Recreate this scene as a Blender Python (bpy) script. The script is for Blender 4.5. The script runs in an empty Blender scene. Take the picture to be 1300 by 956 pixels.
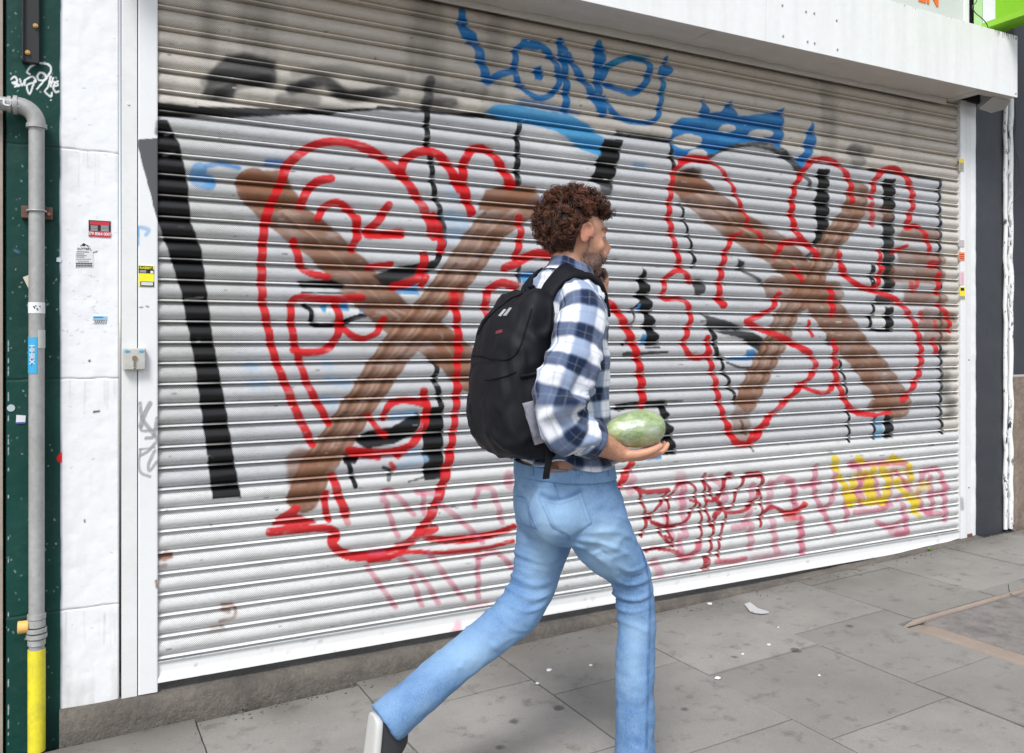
import bpy, math, random
import numpy as np
from mathutils import Vector
from mathutils.bvhtree import BVHTree
random.seed(7)
rng = np.random.default_rng(7)
PI = math.pi
# ------------------------------------------------------------------ camera geometry
# the wall stands in the plane y = 0 (x to the right along it, z up, z = 0 at the foot of the shutter)
FOC = 1080.0
TH = math.atan(FOC / 2029.0)
SN, CS = math.sin(TH), math.cos(TH)
CAM_D, CAM_H = 3.26, 1.21
SLOPE, SX0 = 0.034, 4.3
def ground(x):
    return SLOPE * (x - SX0)
def W(u, v, Y=0.0):
    """measured point (u, v) of the photograph on the plane y = Y"""
    a = (u - 650) / FOC
    t = (CAM_D + Y) / (CS - SN * a)
    return np.array([t * (SN + CS * a), Y, CAM_H + t * (433.5 - v) / FOC])
def G(u, v):
    a = (u - 650) / FOC; b = (433.5 - v) / FOC
    dx, dy = SN + CS * a, CS - SN * a
    t = (CAM_H + SLOPE * SX0) / (SLOPE * dx - b)
    x = t * dx
    return np.array([x, t * dy - CAM_D, ground(x)])
def UV(x, z):
    dx, dy = x, CAM_D
    d = dx * SN + dy * CS
    return 650 + FOC * (dx * CS - dy * SN) / d, 433.5 - FOC * (z - CAM_H) / d

scene = bpy.context.scene
COL = scene.collection

# ------------------------------------------------------------------ materials
def new_mat(name):
    m = bpy.data.materials.new(name); m.use_nodes = True
    nt = m.node_tree
    b = nt.nodes['Principled BSDF']
    return m, nt, b
def rgb(c): return (c[0], c[1], c[2], 1.0)
def noise_node(nt, scale, detail=4, rough=.6, vec=None, stretch=None):
    tc = nt.nodes.new('ShaderNodeTexCoord')
    n = nt.nodes.new('ShaderNodeTexNoise')
    n.inputs['Scale'].default_value = scale
    n.inputs['Detail'].default_value = detail
    n.inputs['Roughness'].default_value = rough
    if stretch:
        mp = nt.nodes.new('ShaderNodeMapping'); mp.inputs['Scale'].default_value = stretch
        nt.links.new(tc.outputs['Object'], mp.inputs['Vector'])
        nt.links.new(mp.outputs['Vector'], n.inputs['Vector'])
    else:
        nt.links.new(tc.outputs['Object'], n.inputs['Vector'])
    return n
def ramp(nt, src, p0, p1, c0=(0, 0, 0), c1=(1, 1, 1)):
    r = nt.nodes.new('ShaderNodeValToRGB')
    r.color_ramp.elements[0].position = p0; r.color_ramp.elements[0].color = rgb(c0)
    r.color_ramp.elements[1].position = p1; r.color_ramp.elements[1].color = rgb(c1)
    nt.links.new(src, r.inputs['Fac'])
    return r
def mix(nt, fac, a, b, blend='MIX'):
    m = nt.nodes.new('ShaderNodeMix'); m.data_type = 'RGBA'; m.blend_type = blend
    for sock, val in ((m.inputs[0], fac), (m.inputs[6], a), (m.inputs[7], b)):
        if isinstance(val, (int, float)): sock.default_value = val
        elif isinstance(val, tuple): sock.default_value = rgb(val)
        else: nt.links.new(val, sock)
    return m.outputs[2]
def math_node(nt, op, a, b=None, c=None):
    m = nt.nodes.new('ShaderNodeMath'); m.operation = op
    for i, val in enumerate((a, b, c)):
        if val is None: continue
        if isinstance(val, (int, float)): m.inputs[i].default_value = val
        else: nt.links.new(val, m.inputs[i])
    return m.outputs[0]
def bump(nt, b, height, strength=.3, dist=.01):
    bp = nt.nodes.new('ShaderNodeBump')
    bp.inputs['Strength'].default_value = strength; bp.inputs['Distance'].default_value = dist
    nt.links.new(height, bp.inputs['Height']); nt.links.new(bp.outputs['Normal'], b.inputs['Normal'])
def worn(name, base, dirt=None, rough=.6, metal=0, s1=3, s2=40, amount=.25, bump_s=.1, bump_d=.003, stretch=None, spec=.4):
    """painted / plain surface with broad soiling, fine mottling and a little relief"""
    m, nt, b = new_mat(name)
    dirt = dirt or tuple(x * .55 for x in base)
    n1 = noise_node(nt, s1, 6, .65, stretch=stretch); n2 = noise_node(nt, s2, 5, .7)
    f1 = ramp(nt, n1.outputs['Fac'], .42, .78)
    f = math_node(nt, 'MULTIPLY', f1.outputs['Color'], amount)
    c = mix(nt, f, base, dirt)
    f2 = ramp(nt, n2.outputs['Fac'], .3, .75)
    g = math_node(nt, 'MULTIPLY', f2.outputs['Color'], amount * .6)
    c = mix(nt, g, c, dirt)
    nt.links.new(c, b.inputs['Base Color'])
    b.inputs['Roughness'].default_value = rough; b.inputs['Metallic'].default_value = metal
    b.inputs['Specular IOR Level'].default_value = spec
    if bump_s: bump(nt, b, n2.outputs['Fac'], bump_s, bump_d)
    return m
def flat(name, base, rough=.5, metal=0, spec=.4):
    m, nt, b = new_mat(name)
    n = noise_node(nt, 60, 4)
    f = math_node(nt, 'MULTIPLY', n.outputs['Fac'], .22)
    c = mix(nt, f, base, tuple(x * .6 for x in base))
    nt.links.new(c, b.inputs['Base Color'])
    b.inputs['Roughness'].default_value = rough; b.inputs['Metallic'].default_value = metal
    b.inputs['Specular IOR Level'].default_value = spec
    return m

# ------------------------------------------------------------------ mesh helpers
def world_loc(o):
    v = Vector((0, 0, 0))
    while o is not None:
        v += o.location; o = o.parent
    return v
def make(name, verts, faces, material, parent=None, base=None, smooth=False, uvs=None, attrs=None):
    """one mesh object; verts in world space; base = its own origin"""
    V = np.asarray(verts, dtype=np.float64)
    if parent is not None: org = np.array(world_loc(parent)); loc = (0, 0, 0)
    else:
        if base is None:
            base = (float((V[:, 0].min() + V[:, 0].max()) / 2), float((V[:, 1].min() + V[:, 1].max()) / 2), float(V[:, 2].min()))
        org = np.array(base, dtype=float); loc = tuple(base)
    me = bpy.data.meshes.new(name)
    L = V - org
    if isinstance(faces, np.ndarray):
        n, k = faces.shape
        me.vertices.add(len(L)); me.vertices.foreach_set('co', L.astype(np.float32).ravel())
        me.loops.add(n * k); me.loops.foreach_set('vertex_index', faces.astype(np.int32).ravel())
        me.polygons.add(n)
        me.polygons.foreach_set('loop_start', np.arange(0, n * k, k, dtype=np.int32))
        try: me.polygons.foreach_set('loop_total', np.full(n, k, dtype=np.int32))
        except Exception: pass
        me.update(calc_edges=True); me.validate()
    else:
        me.from_pydata([tuple(p) for p in L], [], [tuple(f) for f in faces]); me.update()
    if smooth: me.polygons.foreach_set('use_smooth', np.ones(len(me.polygons), dtype=bool))
    if uvs is not None:
        ul = me.uv_layers.new(name='UVMap'); ul.data.foreach_set('uv', np.asarray(uvs, dtype=np.float32).ravel())
    for k, a in (attrs or {}).items():
        a = np.asarray(a, dtype=np.float32)
        if a.ndim == 1:
            at = me.attributes.new(k, 'FLOAT', 'POINT'); at.data.foreach_set('value', a)
        else:
            at = me.attributes.new(k, 'FLOAT_COLOR', 'POINT')
            if a.shape[1] == 3: a = np.hstack([a, np.ones((len(a), 1), np.float32)])
            at.data.foreach_set('color', a.ravel())
    if material is not None: me.materials.append(material)
    o = bpy.data.objects.new(name, me); COL.objects.link(o)
    o.location = loc
    if parent is not None: o.parent = parent
    return o
def tag(o, label=None, cat=None, group=None, kind=None):
    if label: o['label'] = label
    if cat: o['category'] = cat
    if group: o['group'] = group
    if kind: o['kind'] = kind
    return o
def empty(name, loc, label, cat, group=None):
    o = bpy.data.objects.new(name, None); COL.objects.link(o); o.location = tuple(float(x) for x in loc)
    o.empty_display_size = .1
    return tag(o, label, cat, group)
class MB:
    """collects shapes into one mesh"""
    def __init__(s): s.V = []; s.F = []
    def add(s, V, F):
        k = len(s.V); s.V += [tuple(map(float, p)) for p in V]; s.F += [tuple(int(i) + k for i in f) for f in F]; return s
    def box(s, x0, x1, y0, y1, z0, z1, bev=0.0):
        if bev <= 0:
            V = [(x, y, z) for x in (x0, x1) for y in (y0, y1) for z in (z0, z1)]
            return s.add(V, [(0, 1, 3, 2), (4, 6, 7, 5), (0, 4, 5, 1), (2, 3, 7, 6), (0, 2, 6, 4), (1, 5, 7, 3)])
        b = bev; V = []; idx = {}
        for i, x in enumerate((x0, x1)):
            for j, y in enumerate((y0, y1)):
                for k, z in enumerate((z0, z1)):
                    sx = b if i == 0 else -b; sy = b if j == 0 else -b; sz = b if k == 0 else -b
                    idx[i, j, k, 0] = len(V); V.append((x, y + sy, z + sz))
                    idx[i, j, k, 1] = len(V); V.append((x + sx, y, z + sz))
                    idx[i, j, k, 2] = len(V); V.append((x + sx, y + sy, z))
        F = []
        q = [(0, 0), (1, 0), (1, 1), (0, 1)]
        for i in (0, 1): F.append([idx[i, a, c, 0] for a, c in q])
        for j in (0, 1): F.append([idx[a, j, c, 1] for a, c in q])
        for k in (0, 1): F.append([idx[a, c, k, 2] for a, c in q])
        for i in (0, 1):
            for j in (0, 1): F.append([idx[i, j, 0, 0], idx[i, j, 1, 0], idx[i, j, 1, 1], idx[i, j, 0, 1]])
            for k in (0, 1): F.append([idx[i, 0, k, 0], idx[i, 1, k, 0], idx[i, 1, k, 2], idx[i, 0, k, 2]])
        for j in (0, 1):
            for k in (0, 1): F.append([idx[0, j, k, 1], idx[1, j, k, 1], idx[1, j, k, 2], idx[0, j, k, 2]])
        for i in (0, 1):
            for j in (0, 1):
                for k in (0, 1): F.append([idx[i, j, k, 0], idx[i, j, k, 1], idx[i, j, k, 2]])
        return s.add(V, F)
    def tube(s, pts, rad, n=12, cap=True):
        pts = [np.array(p, float) for p in pts]
        if not hasattr(rad, '__len__'): rad = [rad] * len(pts)
        V = []; F = []; ref = None
        for i, p in enumerate(pts):
            t = pts[min(i + 1, len(pts) - 1)] - pts[max(i - 1, 0)]; t /= (np.linalg.norm(t) + 1e-12)
            if ref is None:
                ref = np.array([0, 0, 1.]) if abs(t[2]) < .9 else np.array([1., 0, 0])
            a = ref - t * ref.dot(t); a /= (np.linalg.norm(a) + 1e-12); b = np.cross(t, a); ref = a
            for k in range(n):
                an = 2 * PI * k / n
                V.append(p + rad[i] * (math.cos(an) * a + math.sin(an) * b))
        for i in range(len(pts) - 1):
            for k in range(n):
                F.append((i * n + k, i * n + (k + 1) % n, (i + 1) * n + (k + 1) % n, (i + 1) * n + k))
        if cap: F.append(tuple(range(n - 1, -1, -1))); F.append(tuple((len(pts) - 1) * n + k for k in range(n)))
        return s.add(V, F)
    def cyl(s, p, axis, r, h, n=20):
        p = np.array(p, float); ax = np.array(axis, float); ax /= np.linalg.norm(ax)
        return s.tube([p, p + ax * h], r, n)
    def prism(s, poly, y0, y1):
        """poly: (x, z) outline, extruded along y"""
        n = len(poly)
        V = [(x, y0, z) for x, z in poly] + [(x, y1, z) for x, z in poly]
        F = [tuple(range(n)), tuple(range(2 * n - 1, n - 1, -1))] + [(i, i + n, (i + 1) % n + n, (i + 1) % n) for i in range(n)]
        return s.add(V, F)
    def build(s, name, m, parent=None, base=None, smooth=False):
        o = make(name, np.array(s.V), s.F, m, parent, base)
        if smooth: smooth_by_angle(o)
        return o
def smooth_by_angle(o, deg=35):
    me = o.data
    me.polygons.foreach_set('use_smooth', np.ones(len(me.polygons), dtype=bool))
    try: me.set_sharp_from_angle(angle=math.radians(deg))
    except Exception: pass
def crspline(P, n=8):
    P = np.asarray(P, float)
    if len(P) < 3:
        t = np.linspace(0, 1, n + 1)[:, None]; return P[0] * (1 - t) + P[-1] * t
    Q = np.vstack([2 * P[0] - P[1], P, 2 * P[-1] - P[-2]]); out = []
    for i in range(1, len(Q) - 2):
        p0, p1, p2, p3 = Q[i - 1], Q[i], Q[i + 1], Q[i + 2]
        for k in range(n):
            t = k / n
            out.append(.5 * ((2 * p1) + (-p0 + p2) * t + (2 * p0 - 5 * p1 + 4 * p2 - p3) * t * t + (-p0 + 3 * p1 - 3 * p2 + p3) * t ** 3))
    out.append(P[-1]); return np.array(out)
# value noise
_T = rng.random((32, 32, 32))
def vnoise(P):
    P = np.asarray(P, float); i = np.floor(P).astype(int); f = P - i; f = f * f * (3 - 2 * f)
    r = 0
    for dx in (0, 1):
        for dy in (0, 1):
            for dz in (0, 1):
                w = (f[..., 0] if dx else 1 - f[..., 0]) * (f[..., 1] if dy else 1 - f[..., 1]) * (f[..., 2] if dz else 1 - f[..., 2])
                r = r + w * _T[(i[..., 0] + dx) % 32, (i[..., 1] + dy) % 32, (i[..., 2] + dz) % 32]
    return r
def fbm(P, o=3):
    s = 0; a = 1; t = 0
    P = np.asarray(P, float)
    for k in range(o): s = s + a * vnoise(P * 2 ** k + 7.3 * k); t += a; a *= .5
    return s / t
def sstep(a, b, x):
    t = np.clip((x - a) / (b - a), 0, 1); return t * t * (3 - 2 * t)

# ------------------------------------------------------------------ paint laid on a wall surface
FR = {'0': (0, 0, 1), 'A': (0, 0, .3137), 'B': (0, 280, .3137), 'C': (0, 570, .3137), 'D': (280, 0, .3137), 'E': (280, 280, .3137), 'F': (280, 570, .3137), 'G': (560, 0, .2538),
      'H': (560, 210, .3137), 'P': (780, 100, .251), 'Q': (1000, 130, .251), 'R': (780, 320, .251), 'S': (1000, 340, .251),
      'T': (780, 540, .251), 'U': (1000, 540, .251), 'V': (190, 40, .251), 'W': (470, 560, .251)}
class Canvas:
    """a grid of surface points (columns X, rows Z) that receives spray paint"""
    def __init__(s, X, Z, base, alt=None):
        s.X = np.asarray(X); s.Z = np.asarray(Z)
        s.C = np.zeros((len(Z), len(X), 3)) + np.array(base)
        s.A = np.zeros((len(Z), len(X)))
        uc, _ = UV(s.X, 0.0); s.u = uc
        d = s.X * SN + CAM_D * CS
        s.v = 433.5 - FOC * (s.Z[:, None] - CAM_H) / d[None, :]
        gx, gz = np.meshgrid(s.X, s.Z)
        s.n = fbm(np.stack([gx * 55, gx * 0 + 3.1, gz * 55], -1), 2) - .5
        s.n2 = fbm(np.stack([gx * 16 + 5, gx * 0 + 1.1, gz * 70], -1), 3) - .5
        s.nl = fbm(np.stack([gx * 9, gx * 0 + 8.1, gz * 9], -1), 3) - .5
    def block(s, u0, u1, v0, v1):
        c = np.where((s.u >= u0) & (s.u <= u1))[0]
        if len(c) == 0: return None
        vv = s.v[:, c[0]:c[-1] + 1]
        r = np.where((vv.max(1) >= v0) & (vv.min(1) <= v1))[0]
        if len(r) == 0: return None
        return slice(r.min(), r.max() + 1), slice(c[0], c[-1] + 1)
    def lay(s, sl, cov, color, paint=1):
        cov = np.clip(cov, 0, 1)
        s.C[sl] = s.C[sl] * (1 - cov[..., None]) + np.array(color) * cov[..., None]
        s.A[sl] = np.maximum(s.A[sl], cov * paint)
    def stroke(s, fr, color, w, pts, soft=1.2, alpha=1.0, ends=None, sp=True):
        ox, oy, k = FR[fr]
        P = np.array(pts, float).reshape(-1, 2) * k + (ox, oy)
        if sp and len(P) > 2: P = crspline(P, 6)
        r = w * k / 2; pad = r + soft * 2 + 3
        b = s.block(P[:, 0].min() - pad, P[:, 0].max() + pad, P[:, 1].min() - pad, P[:, 1].max() + pad)
        if b is None: return
        U = s.u[None, b[1]]; Vv = s.v[b]; Dm = np.full(Vv.shape, 1e9)
        for a, c in zip(P[:-1], P[1:]):
            d = c - a; L = max(d.dot(d), 1e-9)
            t = np.clip(((U - a[0]) * d[0] + (Vv - a[1]) * d[1]) / L, 0, 1)
            Dm = np.minimum(Dm, np.hypot(U - a[0] - t * d[0], Vv - a[1] - t * d[1]))
        rr = r * (1 + .35 * s.nl[b]) + s.n[b] * .8
        s.lay(b, alpha * (1 - .30 * np.clip((s.n2[b] - .12) * 6, 0, 1)) * (1 - sstep(-soft * .5, soft, Dm - rr)) * (1 - .25 * np.clip(s.nl[b] * 4, 0, 1) * (soft > 1.5)), color)
        if soft > .8:   # fine overspray
            s.lay(b, alpha * .12 * np.exp(-np.clip(Dm - rr, 0, None) / (1.3 * soft)), color)
    def poly(s, fr, color, pts, soft=1.0, alpha=1.0):
        ox, oy, k = FR[fr]
        P = np.array(pts, float).reshape(-1, 2) * k + (ox, oy)
        pad = soft * 2 + 3
        b = s.block(P[:, 0].min() - pad, P[:, 0].max() + pad, P[:, 1].min() - pad, P[:, 1].max() + pad)
        if b is None: return
        U = np.broadcast_to(s.u[None, b[1]], s.v[b].shape); Vv = s.v[b]; Dm = np.full(Vv.shape, 1e9); ins = np.zeros(Vv.shape, bool)
        for i in range(len(P)):
            a = P[i]; c = P[(i + 1) % len(P)]; d = c - a; L = max(d.dot(d), 1e-9)
            t = np.clip(((U - a[0]) * d[0] + (Vv - a[1]) * d[1]) / L, 0, 1)
            Dm = np.minimum(Dm, np.hypot(U - a[0] - t * d[0], Vv - a[1] - t * d[1]))
            if abs(d[1]) > 1e-9:
                cr = ((a[1] > Vv) != (c[1] > Vv)) & (U < d[0] * (Vv - a[1]) / d[1] + a[0]); ins ^= cr
        sd = np.where(ins, -Dm, Dm) - s.n[b] * 1.5 - s.nl[b] * 2 * min(soft, 2)
        s.lay(b, alpha * (1 - sstep(-soft, soft, sd)), color)
def grid_faces(nr, nc):
    i = np.arange(nr - 1)[:, None] * nc + np.arange(nc - 1)[None, :]
    return np.stack([i, i + 1, i + nc + 1, i + nc], -1).reshape(-1, 4)
# ------------------------------------------------------------------ the graffiti, measured off the photograph
BLACK = (.004, .004, .005); RED = (.64, .004, .008); DRED = (.40, .004, .014); PINK = (.62, .13, .22)
BROWN = (.25, .112, .058); BLUE = (.002, .185, .50); LBLUE = (.03, .27, .58); PALE = (.36, .52, .68)
YEL = (.80, .60, .02); SILV = (.57, .58, .60); WHT = (.74, .745, .74); BEI = (.68, .64, .575); GRY = (.045, .045, .048); RU = (.26, .09, .035)
def paint_shutter(c):
    S = c.stroke; Y = c.poly
    gx, gz = np.meshgrid(c.X, c.Z)
    # bare soiled metal: browner towards the top where it rarely meets rain
    k = sstep(2.0, 2.6, gz)[..., None]
    c.C[:] = np.array(BEI) * (1 - k) + np.array((.60, .53, .45)) * k
    dirt = fbm(np.stack([gx * 6, gx * 0, gz * 1.2], -1), 4)
    c.C *= (1 - .35 * np.clip((dirt - .52) * 5, 0, 1) * np.clip(gz - .6, 0, 1))[..., None]
    # silver panel behind the lettering
    Y('0', SILV, [190, 148, 500, 136, 660, 152, 860, 178, 1000, 190, 1110, 216, 1197, 229, 1198, 548, 1100, 556, 700, 588, 190, 634], 1)
    Y('0', (.52, .51, .48), [190, 150, 300, 160, 330, 400, 190, 630], 22, .55)
    for p in ([430, 190, 520, 200, 540, 330, 470, 330], [840, 330, 880, 330, 870, 400, 840, 390], [610, 390, 690, 380, 690, 470, 610, 470]):
        Y('0', (.60, .61, .62), p, 10, .5)
    # cleaner white paint along the bottom
    row = gz < .675
    c.C[row] = np.array(WHT); c.A[row] = .5
    # blurred black at top left
    Y('V', GRY, [300, 205, 330, 170, 390, 120, 480, 105, 640, 150, 645, 260, 560, 275, 450, 262, 425, 340, 330, 345, 255, 325, 285, 270], 3.5, .85)
    S('D', GRY, 45, [-60, 330, 60, 300, 200, 330], 4, .55)
    S('D', BLACK, 34, [-10, 380, 60, 350, 190, 320], 4, .6)
    S('D', GRY, 40, [290, 360, 420, 330, 520, 390, 700, 365], 5, .85)
    S('D', BLACK, 26, [330, 340, 420, 325, 500, 375, 690, 375], 5, .5); S('D', GRY, 30, [300, 300, 500, 280, 610, 310, 730, 320], 6, .4)
    S('D', GRY, 45, [250, 400, 380, 400], 5, .55)
    S('D', GRY, 34, [850, 325, 835, 440], 3, .9); S('D', GRY, 40, [840, 345, 960, 350, 1060, 370], 6, .45)
    S('D', GRY, 30, [830, 410, 940, 415], 3, .7)
    S('G', GRY, 60, [-40, 500, 60, 520], 7, .35)
    # the black frame line
    Y('0', BLACK, [190, 130, 250, 135, 330, 137, 430, 138, 495, 136, 495, 139, 430, 143, 340, 148, 300, 149, 190, 146], 1.2, .97)
    S('0', BLACK, 5, [480, 137, 540, 141, 612, 147, 662, 152], 1, .95, sp=False)
    S('0', BLACK, 4, [785, 168, 857, 178], 1, .95); S('0', BLACK, 3.5, [1106, 215, 1196, 229], 1, .95)
    S('0', BLACK, 3, [660, 152, 690, 157], 1, .5)
    # tall black bars
    Y('0', BLACK, [192, 152, 212, 152, 228, 182, 238, 232, 243, 282, 256, 318, 263, 374, 270, 425, 278, 468, 287, 520, 296, 572, 306, 632, 270, 634, 262, 572, 248, 468, 231, 374, 213, 318, 199, 278, 190, 250], .9)
    for q in ([210, 170, 225, 166], [208, 196, 222, 194], [236, 380, 258, 378]): S('0', SILV, 2, q, .6, .5)
    Y('G', BLACK, [815, 690, 910, 700, 890, 800, 868, 890, 760, 905, 780, 800], .8)
    Y('H', BLACK, [632, -5, 712, -5, 690, 100, 605, 60], .8, .97)
    Y('H', GRY, [640, 60, 700, 60, 690, 130, 640, 110], 2, .8)
    Y('E', BLACK, [820, 760, 905, 750, 902, 960, 820, 960], .8); Y('F', BLACK, [822, -10, 903, -10, 900, 118, 822, 128], .8)
    Y('Q', BLACK, [150, 335, 210, 338, 208, 600, 190, 700, 120, 730, 150, 640, 135, 480, 155, 440], .8)
    Y('Q', BLACK, [485, 382, 545, 388, 543, 560, 470, 550, 490, 480, 480, 440], .8); Y('Q', BLACK, [480, 560, 540, 565, 538, 960, 482, 960], .9, .95)
    Y('S', BLACK, [492, -8, 536, -8, 536, 108, 490, 115], .8); S('S', BLACK, 22, [432, -5, 428, 60, 445, 112], .8)
    Y('S', GRY, [438, 138, 530, 142, 536, 182, 450, 184], .8, .95)
    Y('S', WHT, [432, 200, 495, 205, 495, 305, 432, 305], .8, .8)
    S('S', BLACK, 14, [432, 190, 430, 240, 418, 255, 430, 310, 530, 318], .7); Y('S', BLACK, [490, 198, 534, 200, 534, 318, 492, 318], .7)
    Y('S', BLACK, [428, 664, 500, 668, 512, 712, 428, 722], 1); Y('S', (.25, .45, .6), [440, 752, 482, 750, 482, 862, 440, 866], 1, .9)
    S('S', BLACK, 12, [440, 750, 437, 865], .6); Y('S', BLACK, [486, 742, 535, 738, 535, 860, 490, 864], .7)
    # thin black verticals
    S('D', BLACK, 22, [835, 450, 838, 600, 852, 640, 858, 720, 870, 800, 888, 850, 897, 960], .7)
    S('E', BLACK, 22, [895, -5, 905, 60, 895, 120, 865, 185], .7); S('G', BLACK, 24, [395, 610, 380, 700, 385, 780, 378, 920], .7)
    S('H', BLACK, 20, [305, -10, 315, 75], .7, .9); S('H', BLACK, 14, [315, 400, 315, 470], .7, .9)
    S('E', BLACK, 22, [845, 550, 875, 590, 868, 650, 885, 700, 893, 760], .7)
    S('P', BLACK, 20, [290, 335, 292, 390, 302, 450], .7); S('P', BLACK, 12, [345, 655, 352, 700, 372, 770, 378, 800, 392, 860, 398, 900, 405, 950], .6)
    S('R', BLACK, 11, [392, 0, 408, 40, 402, 75], .6)
    S('Q', BLACK, 14, [770, 400, 768, 520, 772, 640, 768, 760, 772, 950], .6); S('S', BLACK, 14, [772, 0, 768, 150, 776, 300, 770, 420, 780, 560, 772, 700, 784, 835], .6)
    S('S', BLACK, 12, [262, 470, 272, 520, 292, 580, 300, 660, 308, 740, 312, 880], .6)
    S('S', GRY, 40, [800, 540, 802, 640, 830, 680, 820, 740], 6, .55); Y('S', GRY, [775, 410, 815, 420, 812, 450, 770, 450], 2, .85)
    S('S', GRY, 30, [650, 690, 740, 690], 5, .4); S('P', BLACK, 12, [330, 630, 350, 660], .7, .8)
    # lower left blacks
    Y('E', BLACK, [312, 245, 450, 240, 500, 262, 500, 276, 330, 268], .8); S('E', BLACK, 10, [330, 292, 540, 296], .6)
    Y('E', GRY, [600, 218, 700, 195, 872, 162, 872, 198, 800, 222, 695, 270, 640, 248], 1.2, .95)
    Y('E', WHT, [375, 350, 600, 330, 620, 370, 480, 410, 390, 412], 1.5, .8)
    S('E', BLACK, 20, [340, 345, 365, 365, 378, 420, 480, 418, 540, 395, 615, 375], .8)
    Y('E', LBLUE, [400, 345, 440, 335, 425, 372, 445, 380, 410, 372], 1, .9); Y('E', LBLUE, [480, 335, 515, 328, 520, 365, 485, 365], 1, .9)
    Y('E', LBLUE, [560, 348, 600, 335, 605, 375, 560, 375], 1, .9); S('E', WHT, 30, [740, 290, 790, 325], 1, .8)
    Y('E', LBLUE, [700, 290, 760, 255, 800, 262, 805, 300, 700, 302], 1, .85); S('E', WHT, 26, [735, 310, 775, 325], 1, .8)
    Y('E', BLACK, [540, 890, 600, 850, 690, 835, 800, 778, 815, 800, 790, 870, 700, 905, 590, 925], 1); S('E', PALE, 30, [700, 800, 780, 775], 2, .8)
    Y('F', BLACK, [500, 25, 575, 30, 545, 60, 500, 60], .8); S('F', BLACK, 20, [515, 50, 530, 95, 545, 150], .7)
    S('F', BLACK, 14, [660, 75, 690, 90, 680, 125], .8, .9); S('F', BLACK, 8, [760, 132, 830, 112], .8, .8)
    S('E', PALE, 24, [600, 956, 790, 930], 2, .7); S('F', PALE, 24, [720, 70, 830, 40], 2, .7); S('F', PALE, 14, [720, 25, 810, 15], 2, .7)
    # middle shapes right of the walker
    Y('R', BLACK, [142, 80, 158, 95, 166, 130, 160, 148, 178, 165, 182, 200, 172, 226, 192, 250, 195, 300, 180, 312, 210, 345, 212, 380, 200, 396, 226, 420, 228, 472, 158, 474, 160, 400, 145, 380, 150, 318, 128, 300, 130, 250, 104, 222, 122, 190, 120, 145, 138, 110], .7)
    S('R', BLACK, 12, [128, 255, 85, 300], .6); S('R', BLACK, 12, [100, 310, 98, 350, 80, 385], .6); S('R', BLACK, 12, [95, 420, 45, 470], .6)
    Y('R', WHT, [100, 330, 140, 335, 145, 385, 90, 385], .8, .7); Y('R', LBLUE, [118, 262, 132, 262, 130, 300, 112, 300], .8, .8); Y('R', LBLUE, [138, 415, 160, 415, 160, 465, 130, 465], .8, .9); Y('R', WHT, [95, 405, 135, 405, 130, 468, 90, 468], .8, .7)
    Y('R', GRY, [38, 505, 100, 505, 270, 500, 270, 512, 60, 532, 40, 525], .7, .97); S('R', BLACK, 10, [160, 485, 228, 484], .6)
    S('R', BLACK, 34, [20, 790, 90, 775, 250, 765], .8); S('R', GRY, 10, [255, 755, 345, 755], .7, .8)
    Y('R', BLACK, [235, 745, 262, 765, 262, 800, 278, 820, 270, 860, 297, 890, 297, 945, 235, 950, 225, 800], .8)
    Y('T', BLACK, [225, 0, 295, 5, 297, 70, 312, 100, 316, 145, 235, 150], .8); Y('T', LBLUE, [190, 125, 238, 110, 238, 170, 160, 175], 1)
    Y('R', GRY, [405, 142, 440, 138, 462, 165, 455, 205, 430, 224, 408, 210, 396, 170], 1, .95)
    Y('R', GRY, [440, 312, 470, 320, 560, 345, 650, 380, 640, 392, 470, 388, 462, 345], 1, .97)
    Y('R', WHT, [505, 415, 640, 445, 720, 490, 735, 535, 560, 542, 520, 490], 1.2, .8)
    Y('R', BLACK, [620, 395, 700, 405, 750, 435, 782, 480, 745, 535, 728, 505, 700, 485, 650, 440, 500, 400], .9, .95)
    Y('R', LBLUE, [665, 495, 700, 490, 725, 520, 715, 540, 670, 535], 1, .9); S('R', LBLUE, 14, [590, 538, 690, 540], 1, .9)
    S('R', BLACK, 24, [492, 400, 508, 440, 512, 490, 525, 525, 550, 540], .7); S('R', GRY, 12, [570, 560, 640, 585, 715, 585], .8, .95)
    S('R', BLACK, 16, [545, 560, 555, 610, 575, 640, 585, 690, 602, 710, 612, 765], .6); S('R', BLACK, 14, [640, 855, 655, 910], .8, .9); S('T', BLACK, 14, [665, 15, 668, 45], .8, .8); S('T', BLACK, 12, [690, 90, 700, 130], .8, .8)
    # dark arch
    S('P', GRY, 36, [465, 400, 520, 360, 600, 335, 690, 325, 770, 340, 850, 372, 935, 455], 1.2, .96)
    S('Q', GRY, 18, [80, 375, 108, 395, 118, 430], .8, .9); S('Q', GRY, 60, [340, 245, 360, 295], 5, .6); S('Q', GRY, 40, [330, 235, 410, 245], 4, .5)
    Y('R', BLACK, [622, 35, 655, 50, 655, 95, 625, 88], 1.5, .95); S('R', BLACK, 14, [655, 98, 730, 140, 745, 160], 1.5, .8)
    S('S', BLACK, 34, [190, 155, 172, 160], 1, .9); S('Q', BLACK, 20, [90, 800, 120, 760], 1, .8); S('S', BLACK, 26, [205, 345, 215, 380], 1.5, .8)
    # blues
    for a in ([250, 700, 245, 745, 300, 765],): S('V', LBLUE, 70, a, 2.5, .85)
    S('V', BLUE, 22, [290, 680, 360, 668, 450, 690], 2.5, .8); S('V', BLUE, 26, [595, 660, 670, 662], 2.5, .7)
    S('A', PALE, 20, [560, 700, 560, 760], 1, .0)
    for a in ([130, 660, 180, 665], [440, 645, 515, 660], [430, 575, 440, 590], [420, 720, 460, 740], [110, 590, 140, 590]): S('E', PALE, 30, a, 4, .6)
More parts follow.
